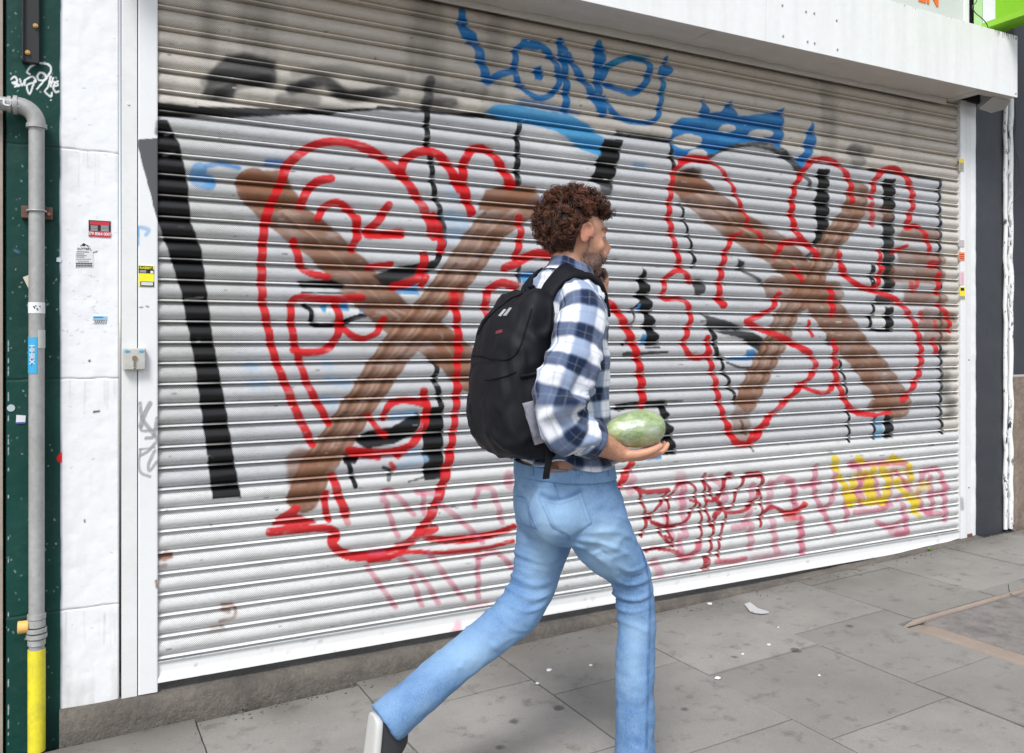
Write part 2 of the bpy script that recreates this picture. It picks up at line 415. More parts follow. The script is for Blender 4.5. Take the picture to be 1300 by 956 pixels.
    for a in ([940, 870, 990, 890], [930, 770, 960, 790]): S('D', PALE, 40, a, 4, .5)
    S('E', PALE, 40, [920, 60, 990, 40], 5, .5); S('H', PALE, 40, [30, 200, 60, 260], 5, .5); S('P', (.2, .4, .6), 20, [110, 430, 150, 440], 3, .6)
    Y('H', LBLUE, [345, 150, 370, 125, 425, 130, 412, 188, 362, 188], 1.3, .95); Y('H', LBLUE, [325, 435, 440, 425, 440, 480, 325, 478], 1.2, .9)
    Y('G', (.02, .30, .60), [225, 560, 270, 525, 380, 518, 560, 560, 660, 580, 740, 625, 815, 690, 795, 785, 700, 745, 650, 700, 560, 650, 480, 628, 400, 615, 300, 590], 1.8, .92)
    Y('G', BLUE, [370, 490, 430, 492, 700, 560, 700, 580, 560, 560, 400, 520], 2.5, .6); Y('G', WHT, [420, 650, 520, 645, 600, 700, 640, 740, 700, 770, 760, 800, 600, 800, 420, 720], 3, .5)
    for w, a in ((34, [103, 55, 105, 100]), (52, [108, 110, 115, 150, 150, 185]), (42, [150, 185, 185, 240, 200, 300, 225, 380, 235, 405]), (36, [235, 410, 290, 375, 370, 355]), (30, [375, 250, 370, 330, 375, 385, 410, 440, 470, 485, 530, 485, 580, 440, 592, 380, 570, 310, 530, 255, 480, 220, 430, 210, 380, 245]),
                 (48, [420, 215, 480, 225]), (34, [600, 205, 605, 250]), (50, [605, 240, 618, 300]), (36, [615, 300, 628, 430, 625, 550]), (34, [635, 275, 690, 370, 735, 430, 770, 500, 812, 565]),
                 (56, [795, 250, 795, 300]), (28, [790, 215, 792, 250]), (38, [795, 300, 785, 400, 790, 480, 815, 565]), (30, [800, 400, 835, 335, 900, 300, 960, 290, 1030, 310, 1045, 360, 1010, 430, 960, 465, 900, 450, 830, 425]),
                 (24, [820, 490, 860, 560, 940, 605, 1050, 612, 1090, 570, 1105, 480, 1115, 380]), (52, [1112, 350, 1132, 350]), (18, [1128, 290, 1125, 330])):
        S('G', BLUE, w, a, 1.0, .97)
    for a in ([840, 330, 930, 285, 1040, 285], [1110, 420, 1112, 480]): S('G', (.01, .26, .36), 14, a, 2, .7)
    Y('G', BLUE, [465, 340, 500, 330, 520, 375, 500, 405, 465, 400], 1)
    Y('P', BLUE, [295, 240, 340, 195, 440, 195, 430, 165, 445, 120, 455, 78, 465, 125, 490, 172, 540, 165, 570, 130, 595, 108, 610, 150, 625, 190, 740, 178, 820, 165, 860, 145, 858, 310, 830, 360, 790, 320, 700, 318, 600, 335, 480, 385, 380, 400, 310, 395, 288, 330], 1.1, .96)
    Y('P', LBLUE, [320, 205, 430, 198, 440, 235, 320, 230], 2, .6); Y('P', LBLUE, [520, 290, 640, 300, 600, 335, 530, 330], 2, .7); Y('P', LBLUE, [660, 185, 800, 180, 830, 225, 700, 220], 2.5, .5); S('P', (.04, .3, .5), 16, [470, 240, 640, 265], 2, .5)
    for x, y, a, b2, al in ((372, 318, 74, 38, .97), (572, 252, 42, 22, .9), (742, 278, 62, 22, .95), (420, 380, 50, 28, .9)):
        Y('P', BEI, [v for i in range(14) for v in (x + a * math.cos(i * .4488), y + b2 * math.sin(i * .4488))], 1, al)
    Y('Q', BLUE, [130, 90, 140, 150, 148, 215, 110, 290, 70, 335, 40, 300, 85, 240, 82, 190, 105, 150], 1.1, .96)
    Y('T', LBLUE, [190, 130, 240, 105, 240, 165, 200, 170], 1)
    # browns: two big crosses
    def brush(fr, w, pts, al=.93):
        S(fr, BROWN, w, pts, 1.6, al); q = np.array(pts, float).reshape(-1, 2); nn = len(q)
        for j in range(7):
            off = (j - 3) / 3 * w * .40; q2 = q + np.array([off * .6, off * .8]); a_ = (j * 5) % 3 if nn > 5 else 0; e_ = nn - (j % 2) if nn > 5 else nn
            S(fr, ((.46, .29, .19), (.13, .05, .028), (.38, .20, .12), (.52, .38, .30))[j % 4], w * (.05 + .03 * (j % 2)), q2[a_:e_].ravel(), 1.3, (.55, .5, .4, .45)[j % 4])
    brush('0', 48, [322, 236, 350, 262, 400, 302, 450, 350, 500, 400, 545, 425, 600, 475]); Y('D', BROWN, [50, 745, 110, 690, 250, 688, 330, 820, 200, 860, 130, 830], 2, .95)
    brush('0', 42, [665, 258, 622, 292, 585, 345, 540, 400, 500, 448, 470, 495, 440, 540, 405, 590, 385, 630]); Y('H', BROWN, [180, 100, 260, 82, 385, 88, 385, 110, 320, 170, 150, 180], 2, .95)
    brush('0', 26, [560, 425, 585, 470], .9); S('F', BROWN, 120, [330, 60, 340, 190], 5, .75); S('F', BROWN, 60, [440, 30, 400, 100], 5, .7)
    brush('0', 38, [872, 232, 900, 258, 935, 285, 970, 308, 1010, 340, 1045, 388, 1085, 440, 1112, 475, 1138, 512]); Y('P', BROWN, [330, 480, 400, 445, 440, 470, 480, 560, 330, 600, 280, 560], 2, .85); S('P', (.06, .035, .03), 40, [380, 470, 420, 470], 4, .6)
    brush('0', 28, [1090, 245, 1080, 275, 1055, 310, 1035, 350, 1015, 380, 1000, 400, 982, 440, 962, 478, 948, 508], .9); S('0', BROWN, 22, [948, 505, 940, 530, 944, 552], 3, .6)
    S('0', BROWN, 30, [985, 365, 1055, 372], 2, .8); S('0', BROWN, 16, [1080, 262, 1125, 272], 4, .6); S('0', BROWN, 16, [1110, 515, 1140, 512], 2, .8)
    for w, a, al in ((16, [1150, 298, 1185, 300], .8), (16, [1148, 325, 1192, 330], .8), (20, [1140, 348, 1190, 352], .85), (16, [1155, 378, 1195, 380], .8), (12, [1175, 398, 1210, 404], .7), (14, [1172, 412, 1200, 416], .8), (14, [1178, 430, 1200, 432], .7)): S('0', BROWN, w, a, 2.5, al)
    S('Q', (.35, .3, .24), 22, [560, 640, 600, 950], 5, .4)
    # black strokes that lie over the crosses
    Y('E', (.02, .02, .022), [610, 222, 700, 195, 872, 160, 880, 175, 868, 200, 800, 212, 740, 232, 690, 268, 650, 255], 1.2, .93); Y('E', BLACK, [312, 245, 450, 240, 500, 262, 500, 276, 330, 268], .9, .97)
    Y('P', (.05, .035, .03), [340, 470, 400, 452, 430, 466, 420, 480, 360, 486], 4, .5)
    # reds
    R = lambda fr, w, *p: S(fr, RED, w, list(p), .9, .97)
    R('D', 36, 185, 900, 188, 870, 215, 800, 245, 740, 270, 670, 345, 605, 400, 580, 460, 572, 530, 580, 590, 600, 650, 635, 700, 680, 740, 715, 790, 790, 830, 860, 862, 956)
    R('E', 34, 184, -30, 172, 80, 168, 200, 170, 320, 185, 400, 205, 500, 232, 590, 270, 680, 310, 780, 350, 860, 372, 905); R('E', 32, 862, -20, 888, 60, 892, 120)
    R('D', 34, 325, 830, 345, 780, 390, 735, 445, 722); R('E', 30, 295, 85, 312, 140, 330, 190, 370, 215, 430, 228)
    R('D', 30, 392, 885, 420, 838, 470, 820, 520, 850, 548, 900, 555, 960); R('E', 30, 552, -10, 552, 50, 530, 120)
    R('D', 32, 680, 830, 640, 890, 590, 945, 640, 950, 730, 948); R('E', 26, 600, 60, 735, 52); R('E', 24, 600, 190, 690, 178); R('E', 34, 825, 140, 818, 190, 790, 240, 700, 268); R('E', 30, 830, 225, 815, 260)
    R('E', 30, 570, 312, 440, 320, 320, 312, 288, 340, 285, 400, 295, 470, 312, 540, 335, 620, 370, 700, 410, 770, 438, 820)
    R('E', 30, 460, 325, 480, 400, 470, 470, 430, 520, 360, 535, 295, 525); R('E', 26, 490, 430, 530, 465, 580, 478, 630, 455, 660, 400)
    R('D', 34, 725, 700, 745, 650, 800, 615, 860, 615, 910, 650, 945, 710, 985, 780, 1015, 860); R('D', 32, 975, 730, 985, 650, 1020, 605, 1060, 600)
    R('G', 36, -10, 780, 40, 840, 75, 920, 90, 950); R('G', 38, 90, 950, 115, 830, 150, 755, 200, 742, 255, 770, 300, 830, 345, 930)
    R('H', 32, 10, -20, 55, 50, 90, 110, 122, 190); R('H', 32, 92, -10, 92, 60, 105, 130); R('H', 30, 228, -20, 262, 30, 290, 80)
    R('H', 28, 315, 210, 322, 290, 300, 370); R('H', 34, 258, 415, 300, 398, 340, 375, 390, 355, 445, 365); R('H', 32, 300, 490, 245, 475, 195, 505, 180, 560, 188, 610)
    S('H', (.5, .05, .03), 60, [60, 530, 55, 560], 4, .8); R('H', 28, 50, 550, 65, 640, 68, 740, 62, 940); R('E', 28, 945, 300, 958, 400, 968, 520); R('E', 30, 962, 670, 952, 780, 930, 960)
    R('F', 36, 935, -10, 915, 90, 880, 200, 840, 290, 790, 355, 730, 400, 660, 425, 580, 435, 500, 425, 450, 380, 470, 350, 440, 325, 340, 325, 200, 338)
    Y('F', RED, [210, 310, 240, 265, 300, 225, 325, 235, 310, 265, 380, 285, 392, 300, 340, 315], 1.2, .95); R('F', 28, 428, 180, 422, 230, 438, 285); R('F', 34, 455, 110, 480, 190, 510, 265); S('F', RED, 22, [505, 270, 515, 300], 2, .6)
    R('W', 34, 330, 440, 280, 480, 360, 500, 480, 500, 600, 480, 725, 435); R('W', 20, -5, 605, 100, 585, 200, 560, 400, 565, 560, 545, 720, 505); S('W', RED, 30, [0, 600, 90, 595], 2, .9); S('W', RED, 26, [400, 560, 560, 550], 2, .8)
    R('E', 30, 822, 690, 835, 760, 820, 840, 780, 900, 720, 950); R('E', 26, 600, 790, 640, 850, 670, 870); R('E', 28, 660, 800, 680, 750, 740, 728, 830, 742); R('F', 30, 520, 5, 620, 15, 700, 10, 760, -10); S('E', RED, 30, [530, 940, 640, 955], 1, .9); S('F', RED, 18, [690, 60, 705, 80], 1, .9)
    R('H', 30, 650, 545, 690, 565, 730, 620, 760, 680, 790, 760, 808, 840, 815, 950); R('R', 28, -5, 275, 30, 320, 60, 380, 95, 450, 115, 530, 128, 620, 135, 700, 142, 785); R('T', 36, 85, 190, 60, 240, 22, 310, 0, 345, -30, 390)
    R('P', 26, 335, 955, 312, 860, 292, 780, 278, 690, 282, 620, 292, 540, 300, 480, 340, 430, 400, 400, 460, 405); R('P', 40, 340, 420, 400, 402, 470, 412)
    R('P', 18, 465, 410, 520, 440, 570, 495, 605, 560, 635, 630, 668, 700, 680, 745, 730, 785, 755, 825)
    R('R', 26, 318, -10, 330, 70); R('R', 26, 385, 150, 350, 100, 300, 100, 260, 140, 250, 190, 252, 235, 340, 238, 378, 280, 385, 340, 370, 400, 352, 460, 370, 510, 410, 535, 460, 525, 475, 480, 470, 430)
    R('R', 26, 480, 500, 492, 580, 512, 660, 530, 760, 560, 850, 600, 945); R('T', 34, 568, -5, 590, 50, 625, 90, 680, 92, 730, 40, 765, -10)
    R('R', 26, 680, 950, 740, 880, 800, 820, 870, 750, 960, 660); R('S', 26, 0, 670, 50, 615, 100, 565, 140, 510, 125, 450, 80, 405, 20, 388); R('R', 30, 960, 500, 900, 460, 830, 425, 740, 390, 670, 355); R('R', 26, 665, 350, 740, 320, 800, 280, 830, 210)
    R('R', 28, 565, -5, 545, 80, 535, 150, 530, 200, 550, 262); R('P', 24, 600, 800, 570, 860, 545, 950); S('R', RED, 40, [530, 240, 550, 265], .8)
    R('P', 26, 956, 470, 915, 550, 900, 640, 905, 720, 940, 800, 960, 830); R('Q', 26, 150, 775, 95, 720, 45, 660, 20, 580, 22, 500, 45, 410, 90, 330, 140, 292, 210, 290, 270, 330, 315, 400, 325, 500)
    R('Q', 26, 258, 760, 275, 830, 310, 890, 380, 935, 440, 950); R('S', 26, 265, -5, 300, 50, 370, 95, 450, 122, 530, 152, 590, 205, 640, 280, 668, 370, 675, 470, 655, 560, 610, 640, 580, 670)
    R('S', 16, 350, 742, 430, 745, 520, 730); R('S', 28, 235, 370, 240, 450, 240, 530, 262, 600, 300, 690, 340, 725, 400, 738, 440, 745); R('S', 22, 60, 590, 120, 620, 190, 632, 235, 590, 245, 540)
    R('P', 24, 815, 900, 850, 835, 900, 820, 960, 822); R('Q', 26, 0, 712, 80, 705, 130, 745, 155, 785)
    R('Q', 28, 425, 480, 445, 390, 490, 342, 540, 335, 595, 375, 628, 450, 632, 530, 605, 605); S('Q', RED, 22, [425, 510, 428, 620], 1.2, .8); R('Q', 20, 468, 750, 465, 870, 445, 950); R('S', 22, 478, 0, 460, 60, 445, 105); R('Q', 18, 530, 760, 600, 725)
    R('Q', 22, 600, 640, 650, 625, 695, 670, 722, 760); S('Q', RED, 42, [730, 820, 745, 820], 1.2, .9); R('Q', 20, 765, 870, 758, 955); R('S', 22, 762, 30, 755, 130); S('S', RED, 22, [620, 80, 640, 115, 655, 70], 1, .8); R('S', 22, 762, 190, 805, 240, 822, 320)
    R('S', 28, 218, 110, 222, 170, 230, 235); R('S', 18, 105, 270, 122, 345); R('S', 24, 735, 365, 750, 425); S('S', RED, 22, [670, 225, 682, 255], 1, .8); S('S', RED, 14, [740, 270, 750, 310], 1, .7); R('R', 18, 930, 100, 945, 120); R('P', 18, 640, 780, 600, 800); R('S', 18, 30, 5, 75, 70)
    # pink undertags
    K = lambda fr, w, al, *p: S(fr, PINK, w, list(p), 1.6, min(1, al * 1.3))
    for p in ((60, 300, 90, 245, 150, 290, 220, 370), (80, 300, 105, 390, 140, 480), (268, 265, 275, 370), (350, 310, 420, 370, 490, 430, 570, 510), (530, 330, 550, 240, 610, 240, 645, 320, 668, 410), (150, 590, 240, 660, 300, 740, 345, 820), (300, 560, 350, 640, 420, 730, 475, 800), (545, 595, 548, 790), (550, 590, 640, 565, 720, 640), (-10, 640, 60, 740, 130, 840), (210, 690, 262, 830), (240, 260, 320, 265)): K('W', 24, .5, *p)
    S('W', PINK, 40, [700, 170, 705, 220], 3, .6); S('W', PINK, 30, [420, 940, 445, 950], 3, .5); S('W', PINK, 34, [10, 560, 60, 560], 3, .4); S('W', PINK, 40, [520, 850, 580, 830], 6, .35)
    for p in ((350, 310, 345, 400, 360, 560), (490, 260, 560, 330, 540, 420), (700, 300, 690, 400, 660, 500, 600, 520), (788, 290, 785, 420), (800, 300, 860, 265, 905, 310, 912, 410), (245, 410, 290, 560), (690, 500, 690, 620), (800, 480, 820, 640), (330, 560, 345, 680, 410, 640, 430, 600), (940, 500, 950, 640)): K('T', 30, .45, *p)
    S('T', PINK, 55, [335, 260, 340, 380], 3, .35); S('T', PINK, 40, [205, 690, 235, 755], 3, .5); S('T', (.66, .08, .13), 26, [520, 690, 600, 688, 660, 675], 1.5, .8); S('T', PINK, 40, [90, 270, 80, 330], 3, .5); S('T', PINK, 40, [720, 670, 850, 660], 5, .3)
    for p in ((0, 285, 30, 290, 35, 400), (148, 205, 130, 290, 150, 380, 175, 430, 235, 540), (238, 215, 240, 290, 230, 360, 190, 430), (330, 205, 450, 190, 590, 195, 618, 250, 610, 320, 560, 370), (680, 300, 680, 250, 720, 225, 765, 225, 785, 280, 805, 330, 740, 350), (720, 260, 725, 360, 735, 420, 700, 445, 770, 445), (790, 300, 800, 480), (450, 490, 520, 515, 590, 480, 600, 540, 550, 550), (290, 300, 300, 480), (70, 470, 72, 650), (360, 230, 380, 400), (530, 230, 500, 400, 450, 430, 340, 440), (80, 310, 160, 290), (580, 400, 600, 480), (440, 260, 470, 400, 520, 400), (660, 330, 680, 420, 720, 440)): K('U', 24, .55, *p)
    S('U', PINK, 46, [335, 195, 350, 190], 3, .6); S('U', PINK, 40, [530, 540, 600, 545], 3, .5)
    Q2 = lambda w, *p: S('U', YEL, w, list(p), 1.2, .93)
    Q2(34, 240, 170, 248, 220); Q2(30, 262, 260, 290, 310, 305, 390); Q2(30, 355, 165, 380, 190); Q2(36, 332, 285, 325, 400); Q2(30, 390, 240, 400, 320, 420, 385); Q2(26, 440, 200, 420, 270, 440, 390); Q2(34, 475, 220, 510, 280, 495, 350, 480, 390)
    Q2(24, 485, 200, 540, 180, 600, 190, 625, 230, 620, 280, 560, 275); Q2(26, 530, 158, 560, 185); Q2(24, 545, 280, 580, 330, 620, 370, 645, 400); Q2(40, 640, 385, 645, 430); S('U', YEL, 22, [640, 435, 670, 460], 2, .7); Q2(20, 300, 375, 350, 375, 420, 395, 500, 370); S('U', YEL, 40, [680, 310, 700, 300], 3, .6); S('U', YEL, 60, [640, 360, 645, 370], 3, .5); S('U', YEL, 30, [340, 250, 600, 230], 3, .4)
    for p in ((330, 205, 600, 190), (400, 250, 350, 330, 370, 400), (550, 230, 620, 330)): K('U', 16, .6, *p)
    # dark red tag
    N = lambda w, *p: S('T', DRED, w, list(p), .8, .95)
    N(26, 115, 318, 150, 335, 210, 335, 268, 328); N(12, 265, 330, 240, 390, 210, 420, 190, 465); N(16, 120, 330, 145, 400, 160, 470, 150, 530, 138, 560); Y('T', DRED, [172, 455, 190, 440, 195, 480, 170, 480], .8)
    N(14, 270, 385, 300, 330, 330, 300, 375, 290, 405, 315, 412, 365, 405, 410, 370, 470, 320, 505, 260, 512, 190, 490); N(22, 190, 490, 260, 512, 330, 500); N(16, 455, 245, 460, 290, 480, 320, 492, 355); N(14, 450, 290, 460, 350, 465, 420, 480, 480, 492, 510)
    N(18, 582, 250, 550, 290, 545, 340, 500, 380, 460, 380); N(28, 575, 248, 592, 255); N(20, 500, 370, 545, 415, 500, 460); N(13, 385, 380, 430, 400, 440, 470, 438, 590); N(18, 655, 262, 700, 245, 745, 250, 740, 310, 715, 370, 680, 415, 640, 435, 560, 442); N(30, 680, 250, 740, 250)
    N(13, 655, 270, 625, 330, 605, 370, 600, 410, 550, 430); N(12, 735, 340, 745, 400, 742, 480, 735, 510); N(18, 738, 470, 765, 430, 800, 412, 840, 430, 880, 445, 960, 410); N(14, 510, 450, 505, 500, 492, 570, 485, 650); N(34, 468, 680, 462, 735); N(12, 430, 755, 470, 762)
    N(12, 560, 455, 565, 480, 540, 530, 540, 580); N(13, 528, 590, 528, 665); N(20, 162, 635, 200, 622, 250, 628, 315, 640); N(16, 232, 520, 240, 560, 290, 605); N(16, 255, 560, 290, 575, 300, 610); N(12, 272, 395, 275, 450, 265, 500, 280, 560)
    S('T', (.62, .10, .14), 22, [310, 645, 360, 670, 410, 640, 430, 600], 1.5, .8); S('U', RED, 26, [-10, 445, 40, 440, 85, 400], 1.5, .9); S('U', RED, 20, [-10, 475, 60, 465], 2, .8)
    # rust
    Y('C', RU, [640, 425, 670, 412, 702, 415, 700, 440, 665, 455, 640, 452], 1.2, .85); S('C', RU, 12, [640, 475, 670, 470], 1.5, .7); S('C', RU, 10, [900, 630, 950, 640, 945, 680, 890, 695], 2, .65); S('C', RU, 22, [905, 650, 925, 655], 2, .6); S('C', RU, 12, [860, 730, 900, 725], 3, .4)
    # scratches and chips
    r2 = random.Random(5)
    for i in range(420):
        x = r2.uniform(205, 1210); v = r2.uniform(20, 840); l = r2.uniform(1, 7); S('0', r2.choice([GRY, BROWN, WHT, BLACK, SILV]), r2.uniform(.6, 1.6), [x, v, x + l, v + r2.uniform(-.6, .6)], .5, r2.uniform(.3, .8), sp=False)
# ------------------------------------------------------------------ materials of the street
def mat_shutter():
    m, nt, b = new_mat('sprayed_shutter_metal')
    at = nt.nodes.new('ShaderNodeAttribute'); at.attribute_name = 'paint'
    c = at.outputs['Color']
    n1 = noise_node(nt, 5, 6, .7, stretch=(1, 1, 3)); f = ramp(nt, n1.outputs['Fac'], .45, .8)
    c = mix(nt, math_node(nt, 'MULTIPLY', f.outputs['Color'], .40), c, (.55, .51, .46), 'MULTIPLY')
    n2 = noise_node(nt, 150, 3, .7, stretch=(.35, 1, 1)); f2 = ramp(nt, n2.outputs['Fac'], .5, .8)
    c = mix(nt, math_node(nt, 'MULTIPLY', f2.outputs['Color'], .42), c, (.5, .47, .44), 'MULTIPLY')
    # punched perforations, staggered rows of 2.6 mm holes on the curved part of every lath
    tc = nt.nodes.new('ShaderNodeTexCoord'); mp = nt.nodes.new('ShaderNodeMapping')
    sep = nt.nodes.new('ShaderNodeSeparateXYZ'); nt.links.new(tc.outputs['Object'], sep.inputs[0])
    cmb = nt.nodes.new('ShaderNodeCombineXYZ'); nt.links.new(sep.outputs['X'], cmb.inputs[0]); nt.links.new(sep.outputs['Z'], cmb.inputs[1])
    mp.inputs['Rotation'].default_value = (0, 0, math.radians(45)); mp.inputs['Scale'].default_value = (1, 1, 1)
    nt.links.new(cmb.outputs[0], mp.inputs['Vector'])
    vo = nt.nodes.new('ShaderNodeTexVoronoi'); vo.voronoi_dimensions = '2D'; vo.inputs['Randomness'].default_value = 0; vo.inputs['Scale'].default_value = 1 / .0047
    nt.links.new(mp.outputs['Vector'], vo.inputs['Vector'])
    hole = ramp(nt, vo.outputs['Distance'], .27, .36, (1, 1, 1), (0, 0, 0))
    ph = nt.nodes.new('ShaderNodeAttribute'); ph.attribute_name = 'punched'
    hm = math_node(nt, 'MULTIPLY', hole.outputs['Color'], ph.outputs['Fac'])
    c = mix(nt, math_node(nt, 'MULTIPLY', hm, .72), c, (.01, .01, .01))
    nt.links.new(c, b.inputs['Base Color'])
    b.inputs['Roughness'].default_value = .36; b.inputs['Specular IOR Level'].default_value = .32
    bump(nt, b, n2.outputs['Fac'], .10, .002)
    return m
def mat_canvas(name, rough=.6, mott=.15, s=30, bs=.15, dirtc=(.25, .25, .24), stretch=None):
    m, nt, b = new_mat(name)
    at = nt.nodes.new('ShaderNodeAttribute'); at.attribute_name = 'paint'
    n1 = noise_node(nt, 3, 6, .7, stretch=stretch); f = ramp(nt, n1.outputs['Fac'], .5, .85)
    c = mix(nt, math_node(nt, 'MULTIPLY', f.outputs['Color'], mott), at.outputs['Color'], dirtc)
    n2 = noise_node(nt, s, 6, .7); f2 = ramp(nt, n2.outputs['Fac'], .55, .8)
    c = mix(nt, math_node(nt, 'MULTIPLY', f2.outputs['Color'], mott), c, dirtc)
    nt.links.new(c, b.inputs['Base Color']); b.inputs['Roughness'].default_value = rough; b.inputs['Specular IOR Level'].default_value = .25
    bump(nt, b, n2.outputs['Fac'], bs, .004)
    return m
M = {}
M['shutter'] = mat_shutter()
M['render'] = mat_canvas('painted_render', .6, .10, 26, .22, dirtc=(.16, .17, .16))
M['railpaint'] = mat_canvas('painted_steel', .4, .10, 60, .05)
M['white'] = worn('white_cladding', (.80, .805, .80), (.42, .40, .37), .38, s1=5, s2=25, amount=.22, bump_s=.03, stretch=(2.5, 1, .22))
M['soffit'] = worn('soffit_metal', (.62, .585, .54), (.36, .31, .26), .33, s1=2, s2=14, amount=.4, bump_s=.03, stretch=(.3, 3, 1))
M['steelwhite'] = worn('white_steel', (.74, .745, .74), (.40, .38, .34), .45, amount=.22, s1=4)
M['galv'] = worn('galvanised_pipe', (.43, .44, .43), (.20, .19, .175), .5, metal=.2, s1=9, s2=55, amount=.75, stretch=(1, 1, .3))
M['darksteel'] = flat('dark_steel', (.03, .03, .032), .5, spec=.3)
M['brass'] = flat('brass_bolt', (.55, .33, .10), .35, .8)
M['rust'] = worn('rusty_iron', (.14, .075, .055), (.05, .03, .025), .8, s1=20)
M['yellow'] = worn('yellow_sleeve', (.78, .69, .03), (.30, .26, .06), .45, s1=16, s2=60, amount=.45)
M['orange'] = flat('orange_cap', (.80, .47, .14), .5)
M['black'] = flat('black_ink', (.015, .015, .016), .6)
M['red'] = flat('red_ink', (.55, .03, .05), .5)
M['paper'] = flat('paper_white', (.74, .75, .76), .6)
M['bluei'] = flat('blue_ink', (.05, .36, .62), .5)
M['greyi'] = flat('grey_ink', (.3, .3, .31), .5)
M['orangei'] = flat('orange_ink', (.80, .16, .02), .5)
M['charcoal'] = worn('charcoal_paint', (.030, .034, .042), (.07, .07, .078), .55, s1=3, s2=50, amount=.35, bump_s=.2)
def mat_peel(th):
    m, nt, b = new_mat('flaking_white_paint'); n = noise_node(nt, 38, 5, .7, stretch=(1, 1, .35)); f = ramp(nt, n.outputs['Fac'], th, th + .035)
    n2 = noise_node(nt, 9, 4, .6); f2 = ramp(nt, n2.outputs['Fac'], .45, .75); c = mix(nt, math_node(nt, 'MULTIPLY', f2.outputs['Color'], .25), (.76, .77, .77), (.5, .49, .46)); c = mix(nt, f.outputs['Color'], c, (.035, .036, .04))
    nt.links.new(c, b.inputs['Base Color']); b.inputs['Roughness'].default_value = .55; bump(nt, b, f.outputs['Color'], -.5, .004); return m
M['peel'] = mat_peel(.58); M['peel2'] = mat_peel(.70)
M['stone'] = worn('bare_stone', (.27, .21, .165), (.11, .085, .07), .85, s1=8, s2=40, amount=.8, bump_s=.7, bump_d=.012)
M['panelgrey'] = worn('pale_grey_panel', (.56, .58, .58), (.4, .4, .4), .4, amount=.2)
M['green'] = flat('green_sign', (.23, .55, .02), .35); M['palegreen'] = flat('pale_green_sign', (.42, .66, .30), .35)
M['cable'] = flat('cable', (.05, .05, .055), .5)
M['concrete'] = worn('rough_concrete', (.17, .15, .128), (.05, .045, .04), .9, s1=5, s2=45, amount=.9, bump_s=.8, bump_d=.015)
M['beigew'] = worn('beige_brick', (.36, .31, .26), (.2, .17, .15), .8, s1=8, s2=40, amount=.6, bump_s=.4)

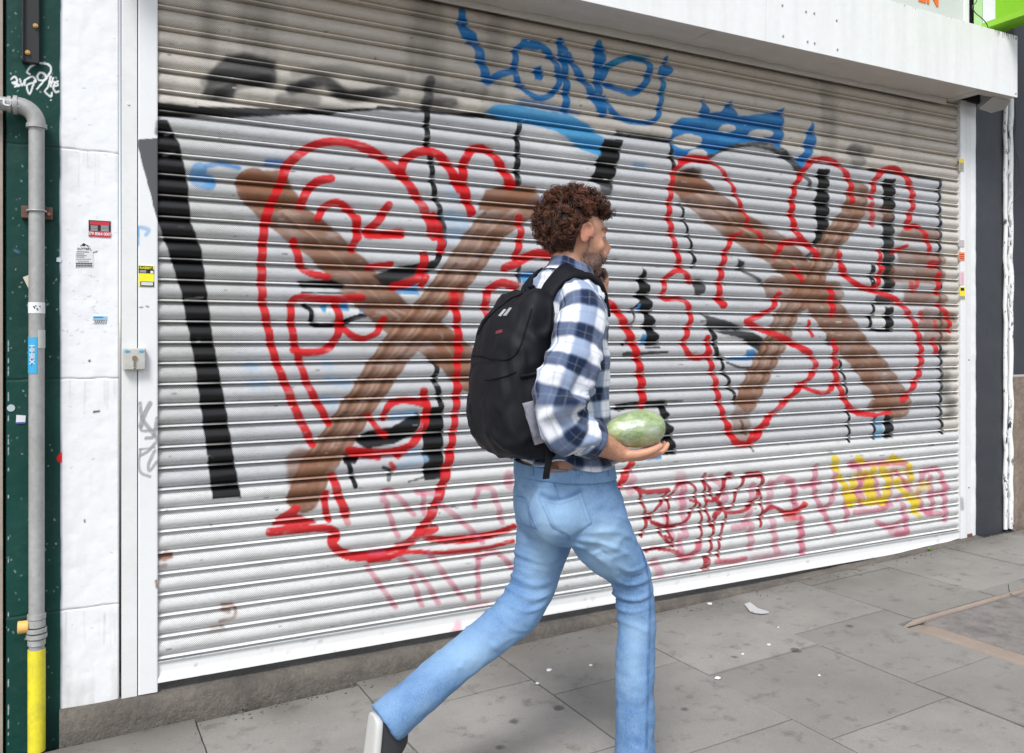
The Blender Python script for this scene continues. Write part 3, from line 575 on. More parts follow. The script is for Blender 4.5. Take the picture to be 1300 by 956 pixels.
# ------------------------------------------------------------------ shutter
PITCH = .075
prof = [(0, .020), (2, .024), (3.5, -.001), (5, -.0095), (7, -.0085), (10.5, -.0048), (11.5, .018), (14, .018), (16.5, .003), (20, -.002), (24.5, -.006), (30, -.0092), (36, -.0110), (42, -.0115), (48, -.0107), (54, -.0082), (60, -.0046), (66, .001), (71.5, .010)]
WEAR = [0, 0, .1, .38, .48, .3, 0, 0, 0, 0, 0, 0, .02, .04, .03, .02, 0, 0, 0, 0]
def build_shutter():
    x0, x1 = .296, 4.83
    X = np.arange(x0, x1, .0034)
    Z = []; Yo = []; pun = []; wr = []
    n = 35
    for k in range(n):
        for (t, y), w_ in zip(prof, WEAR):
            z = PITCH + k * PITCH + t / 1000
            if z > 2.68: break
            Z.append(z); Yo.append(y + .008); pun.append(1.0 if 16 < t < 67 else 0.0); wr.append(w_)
    Z = np.array(Z); Yo = np.array(Yo); pun = np.array(pun)
    c = Canvas(X, Z, BEI); paint_shutter(c)
    gx, gz = np.meshgrid(X, Z)
    slat = np.floor((gz - PITCH) / PITCH)
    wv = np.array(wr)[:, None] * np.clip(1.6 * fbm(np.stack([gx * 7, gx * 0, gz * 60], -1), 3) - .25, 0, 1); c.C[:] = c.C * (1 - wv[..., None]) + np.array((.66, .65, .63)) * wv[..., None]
    yy = Yo[:, None] + .0035 * (vnoise(np.stack([gx * 1.1, gx * 0, slat * .77], -1)) - .5) + .004 * (vnoise(np.stack([gx * .9, gx * 0 + 5, gz * 1.3], -1)) - .5)
    zz = gz + .0022 * (vnoise(np.stack([gx * .8 + 4, gx * 0, slat * 1.7], -1)) - .5)
    V = np.stack([gx, yy, zz], -1).reshape(-1, 3)
    sh = empty('roller_shutter', (2.55, 0, 0), 'wide roller shutter of punched steel slats covered in red, brown, black and blue graffiti', 'shutter')
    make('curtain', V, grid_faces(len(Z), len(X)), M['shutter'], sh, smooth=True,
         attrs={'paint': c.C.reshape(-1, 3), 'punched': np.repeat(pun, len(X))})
    # bottom rail
    Xb = np.arange(x0, x1, .006); Zb = np.array([0, .004, .012, .024, .036, .048, .058, .066, .070, .0745])
    cb = Canvas(Xb, Zb, (.76, .765, .76))
    for p in ((420, 960, 445, 930),): cb.stroke('W', PINK, 30, p, 3, .5)
    r2 = random.Random(9)
    for i in range(170):
        x = r2.uniform(205, 1210); t = (x - 200) / 1020; v = 866 + t * (688 - 866) - r2.uniform(0, 34); cb.stroke('0', (.25, .23, .21), r2.uniform(.3, .9), [x, v, x + r2.uniform(1, 9), v - .6], .5, r2.uniform(.2, .55), sp=False)
    gx, gz = np.meshgrid(Xb, Zb)
    yb = np.array([-.012, -.012, -.010, 0, 0, 0, 0, -.001, -.008, -.008])[:, None] + 0 * gx
    make('bottom_rail', np.stack([gx, yb, gz], -1).reshape(-1, 3), grid_faces(len(Zb), len(Xb)), M['railpaint'], sh, smooth=False, attrs={'paint': cb.C.reshape(-1, 3)})
    b = MB(); b.box(x0, x1, .004, .03, -.002, .07); b.build('rail_core', M['steelwhite'], sh)
    # guide rails
    def rail(xa, xb, yf, name, marks):
        Xr = np.arange(xa, xb + .0015, .003); Zr = np.arange(-.03, 2.70, .004)
        cr = Canvas(Xr, Zr, (.74, .75, .755)); marks(cr)
        gx, gz = np.meshgrid(Xr, Zr); nc = len(Xr)
        yy = yf + .0012 * (fbm(np.stack([gx * 3, gx * 0, gz * 4], -1), 2) - .5)
        ex = np.abs(gx - gx[0, 0]) < 1e-6; ex2 = np.abs(gx - gx[0, -1]) < 1e-6; yy = yy + .0015 * (ex | ex2)
        o = make(name, np.stack([gx, yy, gz], -1).reshape(-1, 3), grid_faces(len(Zr), nc), M['railpaint'], sh, smooth=True, attrs={'paint': cr.C.reshape(-1, 3)})
        q = MB(); q.box(gx[0, 0], gx[0, -1], yf + .003, .06, -.03, 2.7); q.build(name + '_channel', M['steelwhite'], sh)
    def lm(c):
        c.poly('0', (.075, .078, .085), [173, 181, 176, 178, 206, 175, 206, 290, 199, 280, 190, 245, 177, 196], .5, .97)
        c.stroke('A', BLACK, 20, [640, 500, 636, 540], 2, .7)
        for w, p in ((16, [565, 740, 575, 800, 610, 850, 634, 880]), (20, [605, 740, 580, 790, 568, 830]), (10, [568, 830, 575, 850, 630, 845]), (14, [634, 800, 620, 870, 590, 880]), (12, [634, 890, 600, 930, 566, 950])): c.stroke('B', (.28, .28, .29), w, p, .8, .85)
        for w, p in ((10, [568, 0, 560, 60, 570, 95, 605, 110]), (12, [634, 50, 605, 85, 600, 60, 625, 5]), (8, [565, 0, 625, -8])): c.stroke('C', (.28, .28, .29), w, p, .8, .8)
        c.stroke('C', RU, 8, [630, 530, 634, 555], 1, .9); c.stroke('B', LBLUE, 12, [556, 30, 556, 100], 1, .7); c.stroke('B', LBLUE, 14, [570, 30, 600, 40, 590, 60], 1, .5)
        c.stroke('B', GRY, 6, [565, 352, 575, 352], .6, .8); c.stroke('B', GRY, 5, [590, 348, 600, 350], .6, .7)
        c.stroke('A', LBLUE, 10, [556, 920, 556, 955], .8, .7)
    def rm(c):
        c.stroke('U', GRY, 14, [868, 370, 872, 420], 2, .5)
        c.stroke('0', (.5, .45, .4), 5, [1226, 140, 1226, 690], 2, .25)
    rail(.2445, .308, -.014, 'guide_rail', lm)
    rail(4.782, 4.846, -.014, 'guide_rail', rm)
    # key switch is screwed on the left frame
    return sh
shutter = build_shutter()

# rendered pier on the left: dark green half and white half, three faint joints
def build_pier():
    xa, xb = -.156, .186
    X = np.arange(xa, xb, .0026); Z = np.arange(-.30, 2.9, .0032)
    c = Canvas(X, Z, (.77, .78, .79))
    gx, gz = np.meshgrid(X, Z)
    edge = .0035 + .0022 * (fbm(np.stack([gz * 14, gz * 0, gz * 0], -1), 3) - .5) * 2 + .0015 * np.sin(gz * 3)
    k = sstep(.0008, -.0008, gx - edge)[..., None]
    gn = fbm(np.stack([gx * 9, gx * 0, gz * 5], -1), 4)[..., None]
    green = np.array((.003, .042, .033)) * (.75 + .6 * gn)
    c.C[:] = c.C * (1 - k) + green * k
    kk = (sstep(.0045, .001, np.abs(gx - edge - .002)) * .5)[..., None]; c.C[:] = c.C * (1 - kk) + np.array((.12, .14, .22)) * kk
    WP = (.78, .80, .80)
    for w, p in ((7, [120, 300, 110, 290, 130, 265, 170, 255, 200, 265, 205, 290, 175, 330, 150, 360]), (7, [45, 320, 60, 310, 70, 330, 50, 335, 80, 345, 60, 350]), (7, [80, 320, 90, 345, 100, 325, 100, 345]), (7, [100, 325, 130, 310, 145, 330, 110, 345, 120, 380, 140, 325]),
                 (7, [150, 310, 160, 295, 180, 300, 185, 320, 160, 325, 150, 310]), (7, [205, 310, 195, 350, 182, 370, 205, 390, 210, 375]), (7, [215, 315, 205, 350]), (6, [200, 335, 235, 330]), (7, [215, 350, 225, 335, 235, 345, 215, 352, 225, 372, 236, 370])):
        c.stroke('A', WP, w, p, .5, .9)
    c.stroke('A', WP, 5, [205, 405, 207, 405], .4, .9)
    r3 = random.Random(3)
    for i in range(150):
        x = r3.uniform(8, 75); v = r3.uniform(0, 950); c.stroke('0', (.34, .42, .40), r3.uniform(.5, 1.5), [x, v, x + r3.uniform(-1.5, 1.5), v + r3.uniform(-2, 2)], .5, r3.uniform(.3, .9), sp=False)
    for i in range(34):
        v = r3.uniform(430, 950); c.stroke('0', (.5, .56, .55), r3.uniform(.7, 1.6), [10.5, v, 10.8, v + r3.uniform(1, 6)], .5, .7, sp=False)
    for i in range(90):
        x = r3.uniform(80, 150); v = r3.choice([r3.uniform(0, 950), r3.gauss(385, 30)]); c.stroke('0', (.30, .29, .27), r3.uniform(.5, 1.2), [x, v, x + r3.uniform(-4, 6), v + r3.uniform(-2, 2)], .6, r3.uniform(.15, .6), sp=False)
    k2 = (gx > edge + .004)[..., None] * (np.clip(fbm(np.stack([gx * 30, gx * 0, gz * 4], -1), 4) - .55, 0, 1) * 1.6)[..., None] * (.25 + .75 * sstep(.55, -.1, gz))[..., None]
    c.C[:] = c.C * (1 - k2) + np.array((.36, .34, .30)) * k2
    for i in range(26):
        x = r3.uniform(84, 148); v = r3.choice([190, 482, 777]) + r3.uniform(0, 3); c.stroke('0', (.42, .40, .37), r3.uniform(.8, 2), [x, v, x + r3.uniform(-1, 1), v + r3.uniform(8, 45)], 1.5, r3.uniform(.08, .3), sp=False)
    c.poly('C', RED, [228, 38, 244, 15, 252, 12, 252, 58, 236, 52], .5, .95)
    c.stroke('B', (.35, .55, .75), 8, [240, 150, 246, 165], .6, .8); c.stroke('B', (.05, .05, .05), 9, [380, 775, 400, 772], .6, .9); c.stroke('B', (.05, .05, .05), 9, [362, 568, 363, 570], .5, .9)
    c.stroke('B', (.05, .05, .05), 6, [378, 130, 392, 126], .5, .9); c.stroke('C', (.05, .05, .05), 6, [343, 288, 344, 296], .5, .9)
    c.stroke('B', (.10, .2, .35), 8, [60, 120, 75, 128], 1, .5)
    y = .0015 * (fbm(np.stack([gx * 25, gx * 0, gz * 25], -1), 3) - .5) * 2
    for zj in (1.865, 1.083, .298, 2.62, -.28):
        zz = zj + .0012 * np.sin(gx * 60)
        d = np.abs(gz - zz); y = y + .0035 * np.exp(-(d / .0026) ** 2)
        g = (np.exp(-(d / .0016) ** 2) * .55)[..., None]; c.C[:] = c.C * (1 - g) + np.array((.05, .055, .055)) * g
    y = y + .008 * sstep(.006, 0, xb - gx) + .008 * sstep(.005, 0, gx - xa)
    p = empty('masonry_pier', (.015, .1, -.14), 'rendered pier painted dark green on its left half and white on its right half', 'pier')
    make('painted_render', np.stack([gx, y, gz], -1).reshape(-1, 3), grid_faces(len(Z), len(X)), M['render'], p, smooth=True, attrs={'paint': c.C.reshape(-1, 3)})
    b = MB(); b.box(xa + .004, xb - .004, .012, .35, -.3, 2.9); b.build('pier_core', M['beigew'], p)
build_pier()
# strip of the neighbouring house, beyond the gap on the far left
b = MB(); b.box(-2.6, -.164, -.004, .35, -.35, 3.4); tag(b.build('neighbour_wall', M['beigew'], base=(-1.4, .1, -.3)), 'strip of beige wall left of the green painted pier', 'wall')
# steel frame flat between pier and guide rail
q = empty('steel_door_frame', (.215, 0, -.14), 'white flat steel post between the white pier and the shutter rail', 'post')
b = MB(); b.box(.192, .2415, -.010, .05, -.2, 2.9, .001); b.build('post', M['steelwhite'], q)
b = MB()
for v in (132,): w = W(163, v, -.01); b.cyl((w[0], -.010, w[2]), (0, -1, 0), .0045, .003, 14)
b.build('bolt', M['steelwhite'], q)
# key switch
ks = empty('key_switch', W(169, 470, -.02), 'small square metal key switch with blue arrows beside the shutter rail', 'switch')
w0 = W(156, 470, -.03); w1 = W(185, 442, -.03)
b = MB(); b.box(w0[0], w1[0], -.042, -.014, w0[2], w1[2], .004); b.build('housing', worn('switch_plate', (.60, .60, .57), (.3, .27, .22), .35, .3, s1=15, amount=.5), ks)
cx, cz = (w0[0] + w1[0]) / 2, (w0[2] + w1[2]) / 2
b = MB(); b.cyl((cx, -.042, cz + .004), (0, -1, 0), .0085, .005, 20); b.box(cx - .0035, cx + .0035, -.046, -.041, cz - .026, cz + .0)
b.build('lock_cylinder', flat('lock_brass', (.30, .25, .18), .35, .7), ks)
for sx in (-1, 1):
    b = MB(); b.prism([(cx + sx * .032, cz + .027), (cx + sx * .023, cz + .033), (cx + sx * .023, cz + .030), (cx + sx * .014, cz + .030), (cx + sx * .014, cz + .024), (cx + sx * .023, cz + .024), (cx + sx * .023, cz + .021)], -.0436, -.0421)
    b.build('arrow', M['bluei'], ks)
b = MB(); b.cyl((cx, -.0421, cz - .033), (0, -1, 0), .0025, .002, 10); b.build('screw', M['darksteel'], ks)

# ------------------------------------------------------------------ gas pipe
yp = -.045
pipe = empty('gas_pipe', W(47, 900, yp), 'grey galvanised pipe with an elbow running down the green pier', 'pipe')
xp = W(46.5, 500, yp)[0]; rp = .0235
ztop = W(46, 150, yp)[2]; zel = W(30, 133, yp)[2] - .004
def pz(v): return W(46.5, v, yp)[2]
b = MB(); b.tube([(xp, yp, pz(790)), (xp, yp, ztop)], rp, 24); b.build('riser', M['galv'], pipe, smooth=True)
b = MB(); pts = []
re = .055
for i in range(13):
    a = i / 12 * PI / 2; pts.append((xp - re + re * math.cos(a), yp, zel - re + re * math.sin(a)))
b.tube(pts, rp * 1.14, 24); b.cyl(pts[0], (0, 0, -1), rp * 1.32, .014, 24); b.cyl(pts[-1], (-1, 0, 0), rp * 1.30, .012, 24); b.cyl((pts[-1][0] - .018, yp, zel), (-1, 0, 0), rp * 1.15, .01, 24)
b.build('elbow', M['galv'], pipe, smooth=True)
b = MB(); b.tube([(pts[-1][0] - .005, yp, zel), (-.9, yp, zel)], rp * .95, 24); b.build('branch', M['galv'], pipe, smooth=True)
b = MB()
for v, r, h in ((779, 1.18, 6), (786, 1.12, 9), (797, 1.3, 5), (804, 1.34, 5), (811, 1.14, 7)):
    b.cyl((xp, yp, pz(v + h)), (0, 0, 1), rp * r, pz(v) - pz(v + h), 24)
b.build('coupling', M['galv'], pipe, smooth=True)
b = MB(); b.tube([(xp, yp, pz(826)), (xp, yp, pz(810))], rp * .98, 24); b.build('sleeve_collar', M['greyi'], pipe, smooth=True)
b = MB(); b.tube([(xp, yp, -.14), (xp, yp, pz(824))], rp * 1.12, 24); b.build('yellow_sleeve', M['yellow'], pipe, smooth=True)
b = MB(); w = W(22, 797, yp); b.tube([(xp - rp, yp, w[2]), (w[0] + .028, yp, w[2])], .008, 12); b.tube([(w[0] + .033, yp, w[2]), (w[0] + .03, yp, w[2]), (w[0] + .002, yp, w[2]), (w[0], yp, w[2])], [.014, .0195, .0205, .016], 20); b.build('plug_cap', M['orange'], pipe, smooth=True)
# white lettering sprayed on the horizontal run, tape and labels round the riser
def text(s, size, loc, m, parent, name='lettering', rot=0.0, ext=.0006, sx=1.0, bold=.0, axis='y'):
    cu = bpy.data.curves.new('txt', 'FONT'); cu.body = s; cu.size = size; cu.extrude = ext; cu.align_x = 'CENTER'; cu.align_y = 'CENTER'; cu.offset = bold
    o = bpy.data.objects.new('txt', cu); COL.objects.link(o)
    dg = bpy.context.evaluated_depsgraph_get(); me = bpy.data.meshes.new_from_object(o.evaluated_get(dg))
    n = len(me.vertices); V = np.zeros(n * 3); me.vertices.foreach_get('co', V); V = V.reshape(-1, 3); F = [tuple(p.vertices) for p in me.polygons]
    bpy.data.objects.remove(o); bpy.data.curves.remove(cu); bpy.data.meshes.remove(me)
    V[:, 0] *= sx; c, s_ = math.cos(rot), math.sin(rot)
    x = V[:, 0] * c - V[:, 1] * s_; z = V[:, 0] * s_ + V[:, 1] * c
    if axis == 'y': P = np.stack([loc[0] + x, loc[1] - V[:, 2], loc[2] + z], -1)
    else: P = np.stack([loc[0] + -V[:, 2], loc[1] - x, loc[2] + z], -1)
    return make(name, P, F, m, parent)
w = W(8, 132, yp - rp); text('TUE', .03, (w[0], yp - rp - .002, w[2] + .004), M['paper'], pipe, bold=.0008, sx=1.25)
def wrap(name, v0, v1, a0, a1, m, rr=1.03):
    b = MB(); n = 14; V = []; F = []
    z0, z1 = pz(v1), pz(v0)
    for i in range(n + 1):
        a = math.radians(a0 + (a1 - a0) * i / n)
        for z in (z0, z1):
            for r in (rp * 1.005, rp * rr + .0006): V.append((xp + r * math.sin(a), yp - r * math.cos(a), z))
    for i in range(n):
        k = i * 4; F += [(k + 1, k + 5, k + 7, k + 3), (k, k + 2, k + 6, k + 4), (k, k + 4, k + 5, k + 1), (k + 2, k + 3, k + 7, k + 6)]
    F += [(0, 1, 3, 2), (n * 4, n * 4 + 2, n * 4 + 3, n * 4 + 1)]
    b.add(V, F); return b.build(name, m, None)
s1 = wrap('pipe_label', 384, 398, -95, 95, M['paper']); tag(s1, 'white paper band printed with tiny black type wrapped round the pipe', 'sticker')
b = MB()
for i, (dx, dz) in enumerate([(-.008, .004), (-.006, .0), (.002, -.003), (.010, .005), (.003, -.006), (-.002, .006)]): b.box(xp + dx - .002, xp + dx + .002, yp - rp - .0022, yp - rp - .0012, (pz(391) + dz) - .0015, (pz(391) + dz) + .0015)
b.build('print', M['black'], s1)
s1 = wrap('pipe_sticker', 428, 474, -100, 5, M['bluei'], 1.04); tag(s1, 'bright blue sticker with white letters running down the pipe', 'sticker')
text('HHRX', .020, (xp - .0135, yp - rp - .0008, pz(450)), M['paper'], s1, rot=-PI / 2, sx=1.15, bold=.0004)
s1 = wrap('tape_patch', 419, 442, 10, 95, M['greyi'], 1.05); tag(s1, 'patch of pale grey tape stuck on the pipe beside the blue sticker', 'tape'); s1.data.materials.clear(); s1.data.materials.append(flat('grey_tape', (.5, .52, .49), .5))
# paper tag poking out behind the pipe
w = [W(u, v, -.02) for u, v in ((29, 352), (37, 349), (40, 365), (43, 371), (40, 373), (36, 366))]
b = MB(); b.prism([(p[0], p[2]) for p in w], -.024, -.022); tag(b.build('paper_tag', flat('cream_paper', (.62, .58, .47), .7)), 'torn cream paper tag sticking out from behind the pipe', 'paper')
# rusty clamp
cl = empty('pipe_clamp', (xp, 0, pz(276)), 'rusty iron clamp holding the pipe to the green pier', 'clamp')
wl, wr = W(27, 261, -.02), W(67, 279, -.02)
b = MB(); b.box(wl[0], xp - .012, -.026, .004, wr[2], wl[2], .002); b.box(xp + .006, wr[0], -.030, .004, wr[2], wl[2] - .001, .002); b.box(xp - .012, xp + .006, -.018, .004, wr[2], wl[2]); b.build('backplate', M['rust'], cl)
b = MB(); pts = []
for i in range(17):
    a = PI + i / 16 * PI; pts.append((xp + (rp + .004) * math.cos(a), yp + (rp + .004) * math.sin(a), pz(268)))
pts = [(pts[0][0], -.01, pts[0][2])] + pts + [(pts[-1][0], -.01, pts[-1][2])]
b.tube(pts, .0032, 8); b.build('u_bolt', M['galv'], cl, smooth=True)
b = MB(); b.cyl((wr[0] - .012, -.030, (wr[2] + wl[2]) / 2 - .004), (0, -1, 0), .006, .006, 6); b.build('bolt', flat('rust_nut', (.35, .13, .08), .7), cl)
# dark steel bracket at the top left
br = empty('steel_bracket', W(38, 78, -.02), 'dark steel bracket plate with two brass bolts above the white scribble', 'bracket')
wl, wr = W(27.5, 78, -.02), W(50, 78, -.02)
b = MB(); b.box(wl[0], wr[0], -.022, .0, wl[2], 2.9, .002); b.build('plate', M['darksteel'], br)
b = MB(); b.box(wl[0] + .001, wl[0] + .005, -.034, -.0225, wl[2] + .003, 2.9); b.build('flange', M['darksteel'], br)
for u, v in ((45, 32), (35, 66)):
    w = W(u, v, -.03); b = MB(); b.cyl((w[0], -.022, w[2]), (0, -1, 0), .0078, .004, 16); b.cyl((w[0], -.026, w[2]), (0, -1, 0), .0052, .006, 6); b.build('bolt', M['brass'], br)

# ------------------------------------------------------------------ stickers
def card(name, u0, v0, u1, v1, m, label, y=-.0015, cut=None):
    a, c = W(u0, v1, y), W(u1, v0, y)
    b = MB(); b.box(a[0], c[0], y - .0012, y + .002, a[2], c[2]); o = b.build(name, m); tag(o, label, 'sticker'); return o, a, c, y - .0012
def on(o, u0, v0, u1, v1, m, y, name='print', d=.0006):
    a, c = W(u0, v1, y), W(u1, v0, y); b = MB(); b.box(a[0], c[0], y - d, y, a[2], c[2]); return b.build(name, m, o)
o, a, c, y = card('sticker', 112.5, 281, 140.5, 300, M['black'], 'small red and black sticker with a phone number on the white pier')
on(o, 112.5, 294.3, 140.5, 300, M['red'], y); on(o, 114, 282, 139, 285, M['red'], y)
for v in (286.6, 288.6, 290.6, 292.4): on(o, 115, v, 124, v + 1, M['greyi'], y); on(o, 128, v, 138, v + 1, M['greyi'], y)
p = W(126.5, 297.1, y); text('079 8064 0007', .0145, (p[0], y - .0007, p[2]), M['paper'], o, sx=.82, bold=.0003)
# triangular transfer: built as a pale card with printed lines
P = [W(u, v, -.001) for u, v in ((95, 322), (106, 308), (118, 322), (118.5, 339), (95.5, 339.5))]
b = MB(); b.prism([(q[0], q[2]) for q in P], -.0022, .001); o = b.build('sticker', flat('pale_transfer', (.70, .71, .72), .6)); tag(o, 'house-shaped black and white sticker headed GUTTERS on the white pier', 'sticker'); y = -.0022
P = [W(u, v, y) for u, v in ((101, 313), (106, 308.5), (114, 313), (111, 312.8), (109, 310.8), (107, 312.6), (104, 311.8))]
b = MB(); b.prism([(q[0], q[2]) for q in P], y - .0008, y); b.build('roof_mark', M['black'], o)
p = W(106.5, 316, y); text('GUTTERS', .0095, (p[0], y - .0007, p[2]), M['black'], o, sx=1.1)
for v, u0, u1 in ((319.3, 97, 113), (321.8, 97, 107), (324, 97, 110), (326, 97, 107)): on(o, u0, v, u1, v + .7, M['greyi'], y)
for v, u0, u1 in ((328.5, 97, 116), (331.2, 99, 113)):
    for i in range(9): on(o, u0 + (u1 - u0) * i / 9, v, u0 + (u1 - u0) * (i + .7) / 9, v + 1.3, M['greyi'], y)
for v in (333.6, 336.4):
    for i in range(11): on(o, 96.5 + 21 * i / 11, v, 96.5 + 21 * (i + .75) / 11, v + 2, M['black'], y)
o, a, c, y = card('sticker', 118, 401.5, 136, 406, M['bluei'], 'torn light blue scrap of sticker with black scrawl low on the white pier'); o.data.materials.clear(); o.data.materials.append(flat('pale_blue_scrap', (.30, .52, .70), .6))
o2 = on(o, 119, 402, 131, 403.6, flat('mid_blue', (.04, .25, .45), .6), y)
b = MB()
for i in range(6): p0 = W(119 + i * 2.9, 411, -.002); p1 = W(121.5 + i * 2.6, 407, -.002); b.tube([tuple(p0), tuple((p0 + p1) / 2 + np.array([.002, 0, 0])), tuple(p1)], .0009, 6)
b.build('scrawl', M['black'], o)
o, a, c, y = card('sticker', 176, 337.5, 195.5, 363.5, flat('bright_yellow', (.86, .80, .03), .4), 'yellow and black sticker on the left shutter rail', y=-.0152)
on(o, 176, 338, 194, 342.4, M['black'], y); on(o, 176, 342.4, 195.5, 346.6, M['black'], y); p = W(185, 340.3, y); text('RABBIT', .0125, (p[0], y - .0008, p[2]), flat('yellow_ink', (.86, .80, .03), .4), o, bold=.0002)
on(o, 177.3, 343, 185.6, 345.9, M['greyi'], y - .0007); p = W(192.8, 345.5, y); b = MB(); b.cyl((p[0], y - .0003, p[2]), (0, -1, 0), .0052, .001, 16); b.build('print', M['paper'], o)
on(o, 178, 357.8, 195.5, 363.5, M['black'], y); on(o, 179.3, 358.6, 194.2, 360.2, M['paper'], y - .0007); on(o, 179.3, 360.9, 194.2, 362.0, M['paper'], y - .0007)
for nm, u0, v0, u1, v1, m, lab, ex in (
        ('sticker', 1217.5, 202, 1223.5, 217, 'sandy', 'sand-coloured sticker high on the right shutter rail', 1), ('sticker', 1217.5, 305, 1224, 313, 'faded', 'faded grey and pink sticker above the orange one on the right rail', 0),
        ('sticker', 1217.5, 320.5, 1224.5, 330.5, 'orange', 'orange sticker on the right shutter rail', 2), ('sticker', 1218.5, 344, 1224, 361, 'pinkish', 'white sticker with pink print between the orange and yellow ones', 3), ('sticker', 1218.5, 364.5, 1225, 380, 'yellow2', 'yellow, black and grey sticker lowest on the right shutter rail', 4)):
    mm = {'sandy': flat('sand_sticker', (.45, .36, .25), .5), 'faded': flat('faded_sticker', (.52, .45, .45), .5), 'orange': flat('orange_sticker', (.80, .28, .03), .5), 'pinkish': flat('white_sticker', (.72, .66, .67), .5), 'yellow2': flat('yellow_sticker', (.85, .72, .03), .5)}[m]
    o, a, c, y = card(nm, u0, v0, u1, v1, mm, lab, y=-.0158)
    if ex == 1: on(o, u0, v0, u1, v0 + 4, flat('yellow_strip', (.80, .62, .03), .5), y); on(o, u0 + 1.5, v0 + 6, u1 - 1.5, v1 - 2, M['greyi'], y)
    if ex == 2:
        for k in range(3): on(o, u0 + .6, v0 + 2 + k * 2.6, u1 - .6, v0 + 3 + k * 2.6, M['red'], y)
    if ex == 3:
        for k in range(4): on(o, u0 + 1 + k * 1.1, v0 + 2, u0 + 1.4 + k * 1.1, v1 - 1, flat('pink_ink', (.7, .2, .3), .5), y)
    if ex == 4: on(o, u0 + 1, v0 + 1, u1 - 1, v0 + 4.5, M['black'], y); on(o, u0, v1 - 4, u1, v1 - .6, M['greyi'], y)
for (u, v, s, m, sh, lab) in ((14, 518, 4.5, (.42, .5, .52), 'round', 'round pale sticker on the green pier'), (26.5, 532, 5.5, (.70, .70, .74), 'sq', 'small square white sticker with a blue edge on the green pier'), (75, 330, 3, (.7, .72, .74), 'sq2', 'tiny white paper scrap at the edge of the green paint')):
    p = W(u, v, -.001); r = s * .0026
    b = MB()
    if sh == 'round': b.cyl((p[0], .002, p[2]), (0, -1, 0), r, .0045, 20)
    else: b.prism([(p[0] - r, p[2] - r * .8), (p[0] + r * .85, p[2] - r), (p[0] + r, p[2] + r * .75), (p[0] - r * .9, p[2] + r)], -.0025, .002)
    o = b.build('sticker', flat('scrap_' + sh, m, .6)); tag(o, lab, 'sticker')
    if sh == 'sq': b = MB(); b.box(p[0] - r, p[0] + r * .8, -.0031, -.0025, p[2] - r * 1.1, p[2] - r * .7); b.build('print', flat('navy_ink', (.05, .08, .35), .5), o)

# ------------------------------------------------------------------ shutter box above
XE = 4.969; YB = -.245; ZB, ZT = 2.642, 3.003
box = empty('shutter_box', (2.5, -.12, ZB), 'long white metal shutter housing above the shutter, open flap at its right end', 'housing')
xs = [.10, 2.98, XE]
for a, c in zip(xs[:-1], xs[1:]):
    b = MB(); b.box(a + .0012, c - .0012, YB, YB + .004, ZB, ZT, .0008); b.box(a + .0012, c - .0012, YB + .0042, -.0, ZT - .006, ZT - .002); b.build('fascia_panel', M['white'], box)
b = MB(); b.box(XE - .0045, XE - .0015, YB + .005, .01, ZB + .004, ZT - .004); b.build('end_panel', M['white'], box)
# soffit: three bent sheets, the last stops short of an opening
for a, c in ((.10, 2.66), (2.665, XE - .33)):
    n = 40; V = []; F = []
    for i in range(n + 1):
        x = a + (c - a) * i / n; sag = .012 * math.sin(PI * i / n) * math.sin(PI * i / n) + .003 * math.sin(i * 1.3)
        for y, z in ((YB + .006, ZB + .002), (-.14, ZB + .004 - sag * .4), (-.03, ZB + .006 - sag), (-.03, ZB + .010 - sag), (YB + .006, ZB + .006)): V.append((x, y, z))
    for i in range(n):
        for k in range(5): F.append((i * 5 + k, (i + 1) * 5 + k, (i + 1) * 5 + (k + 1) % 5, i * 5 + (k + 1) % 5))
    make('soffit_panel', np.array(V), F, M['soffit'], box)
b = MB(); b.box(XE - .328, XE - .26, YB + .006, .0, ZB + .001, ZB + .004); b.box(XE - .26, XE - .006, YB + .006, YB + .07, ZB + .001, ZB + .004); b.build('soffit_panel', M['soffit'], box)
b = MB(); b.box(.1, XE - .34, -.028, -.020, ZB - .03, ZB + .03, .001); b.build('weather_strip', M['soffit'], box)
# hanging flap
P0 = np.array([XE - .15, YB + .05, ZB - .002]); d1 = np.array([.165, .0, -.0]); d2 = np.array([.02, .10, -.055])
V = [P0, P0 + d1, P0 + d1 + d2 * .6 + np.array([.03, 0, 0]), P0 + d1 * .7 + d2, P0 + d2 * .9 - np.array([.02, 0, 0])]; V = [tuple(v) for v in V] + [tuple(v + np.array([0, .001, .004])) for v in V]
b = MB(); b.add(V, [(0, 4, 3, 2, 1), (5, 6, 7, 8, 9)] + [(i, (i + 1) % 5, (i + 1) % 5 + 5, i + 5) for i in range(5)]); b.build('loose_flap', worn('flap_metal', (.42, .41, .385), (.25, .23, .2), .4, amount=.4), box)
# rivets
for u, v in ((1023, 15), (1033.5, 17), (1062, 26), (1025, 53), (1034, 55), (1063, 63), (994, 46), (993, 7), (1291.5, 49), (1291.5, 119)):
    w = W(min(u, 1289.5), v, YB); b = MB(); b.cyl((w[0], YB, w[2]), (0, -1, 0), .0055, .003, 12); b.build('rivet', M['greyi'], box)
rr = random.Random(77); mdr = flat('black_mould', (.10, .095, .085), .8); b = MB()
for i in range(60):
    x = rr.choice([rr.uniform(2.2, 4.9), rr.gauss(4.85, .06)]); x = min(max(x, .2), XE - .01); h = rr.uniform(.004, .02) * (2.2 if x > 4.75 else 1); w_ = rr.uniform(.001, .004)
    b.prism([(x, ZT - .001), (x + w_, ZT - .001), (x + w_ * .6, ZT - h)], YB - .0004, YB + .001)
b.build('edge_dirt', mdr, box)['kind'] = 'stuff'
b = MB(); b.box(.1, XE - .01, -.02, .25, ZB + .02, ZT - .01); b.build('backing', M['darksteel'], box)

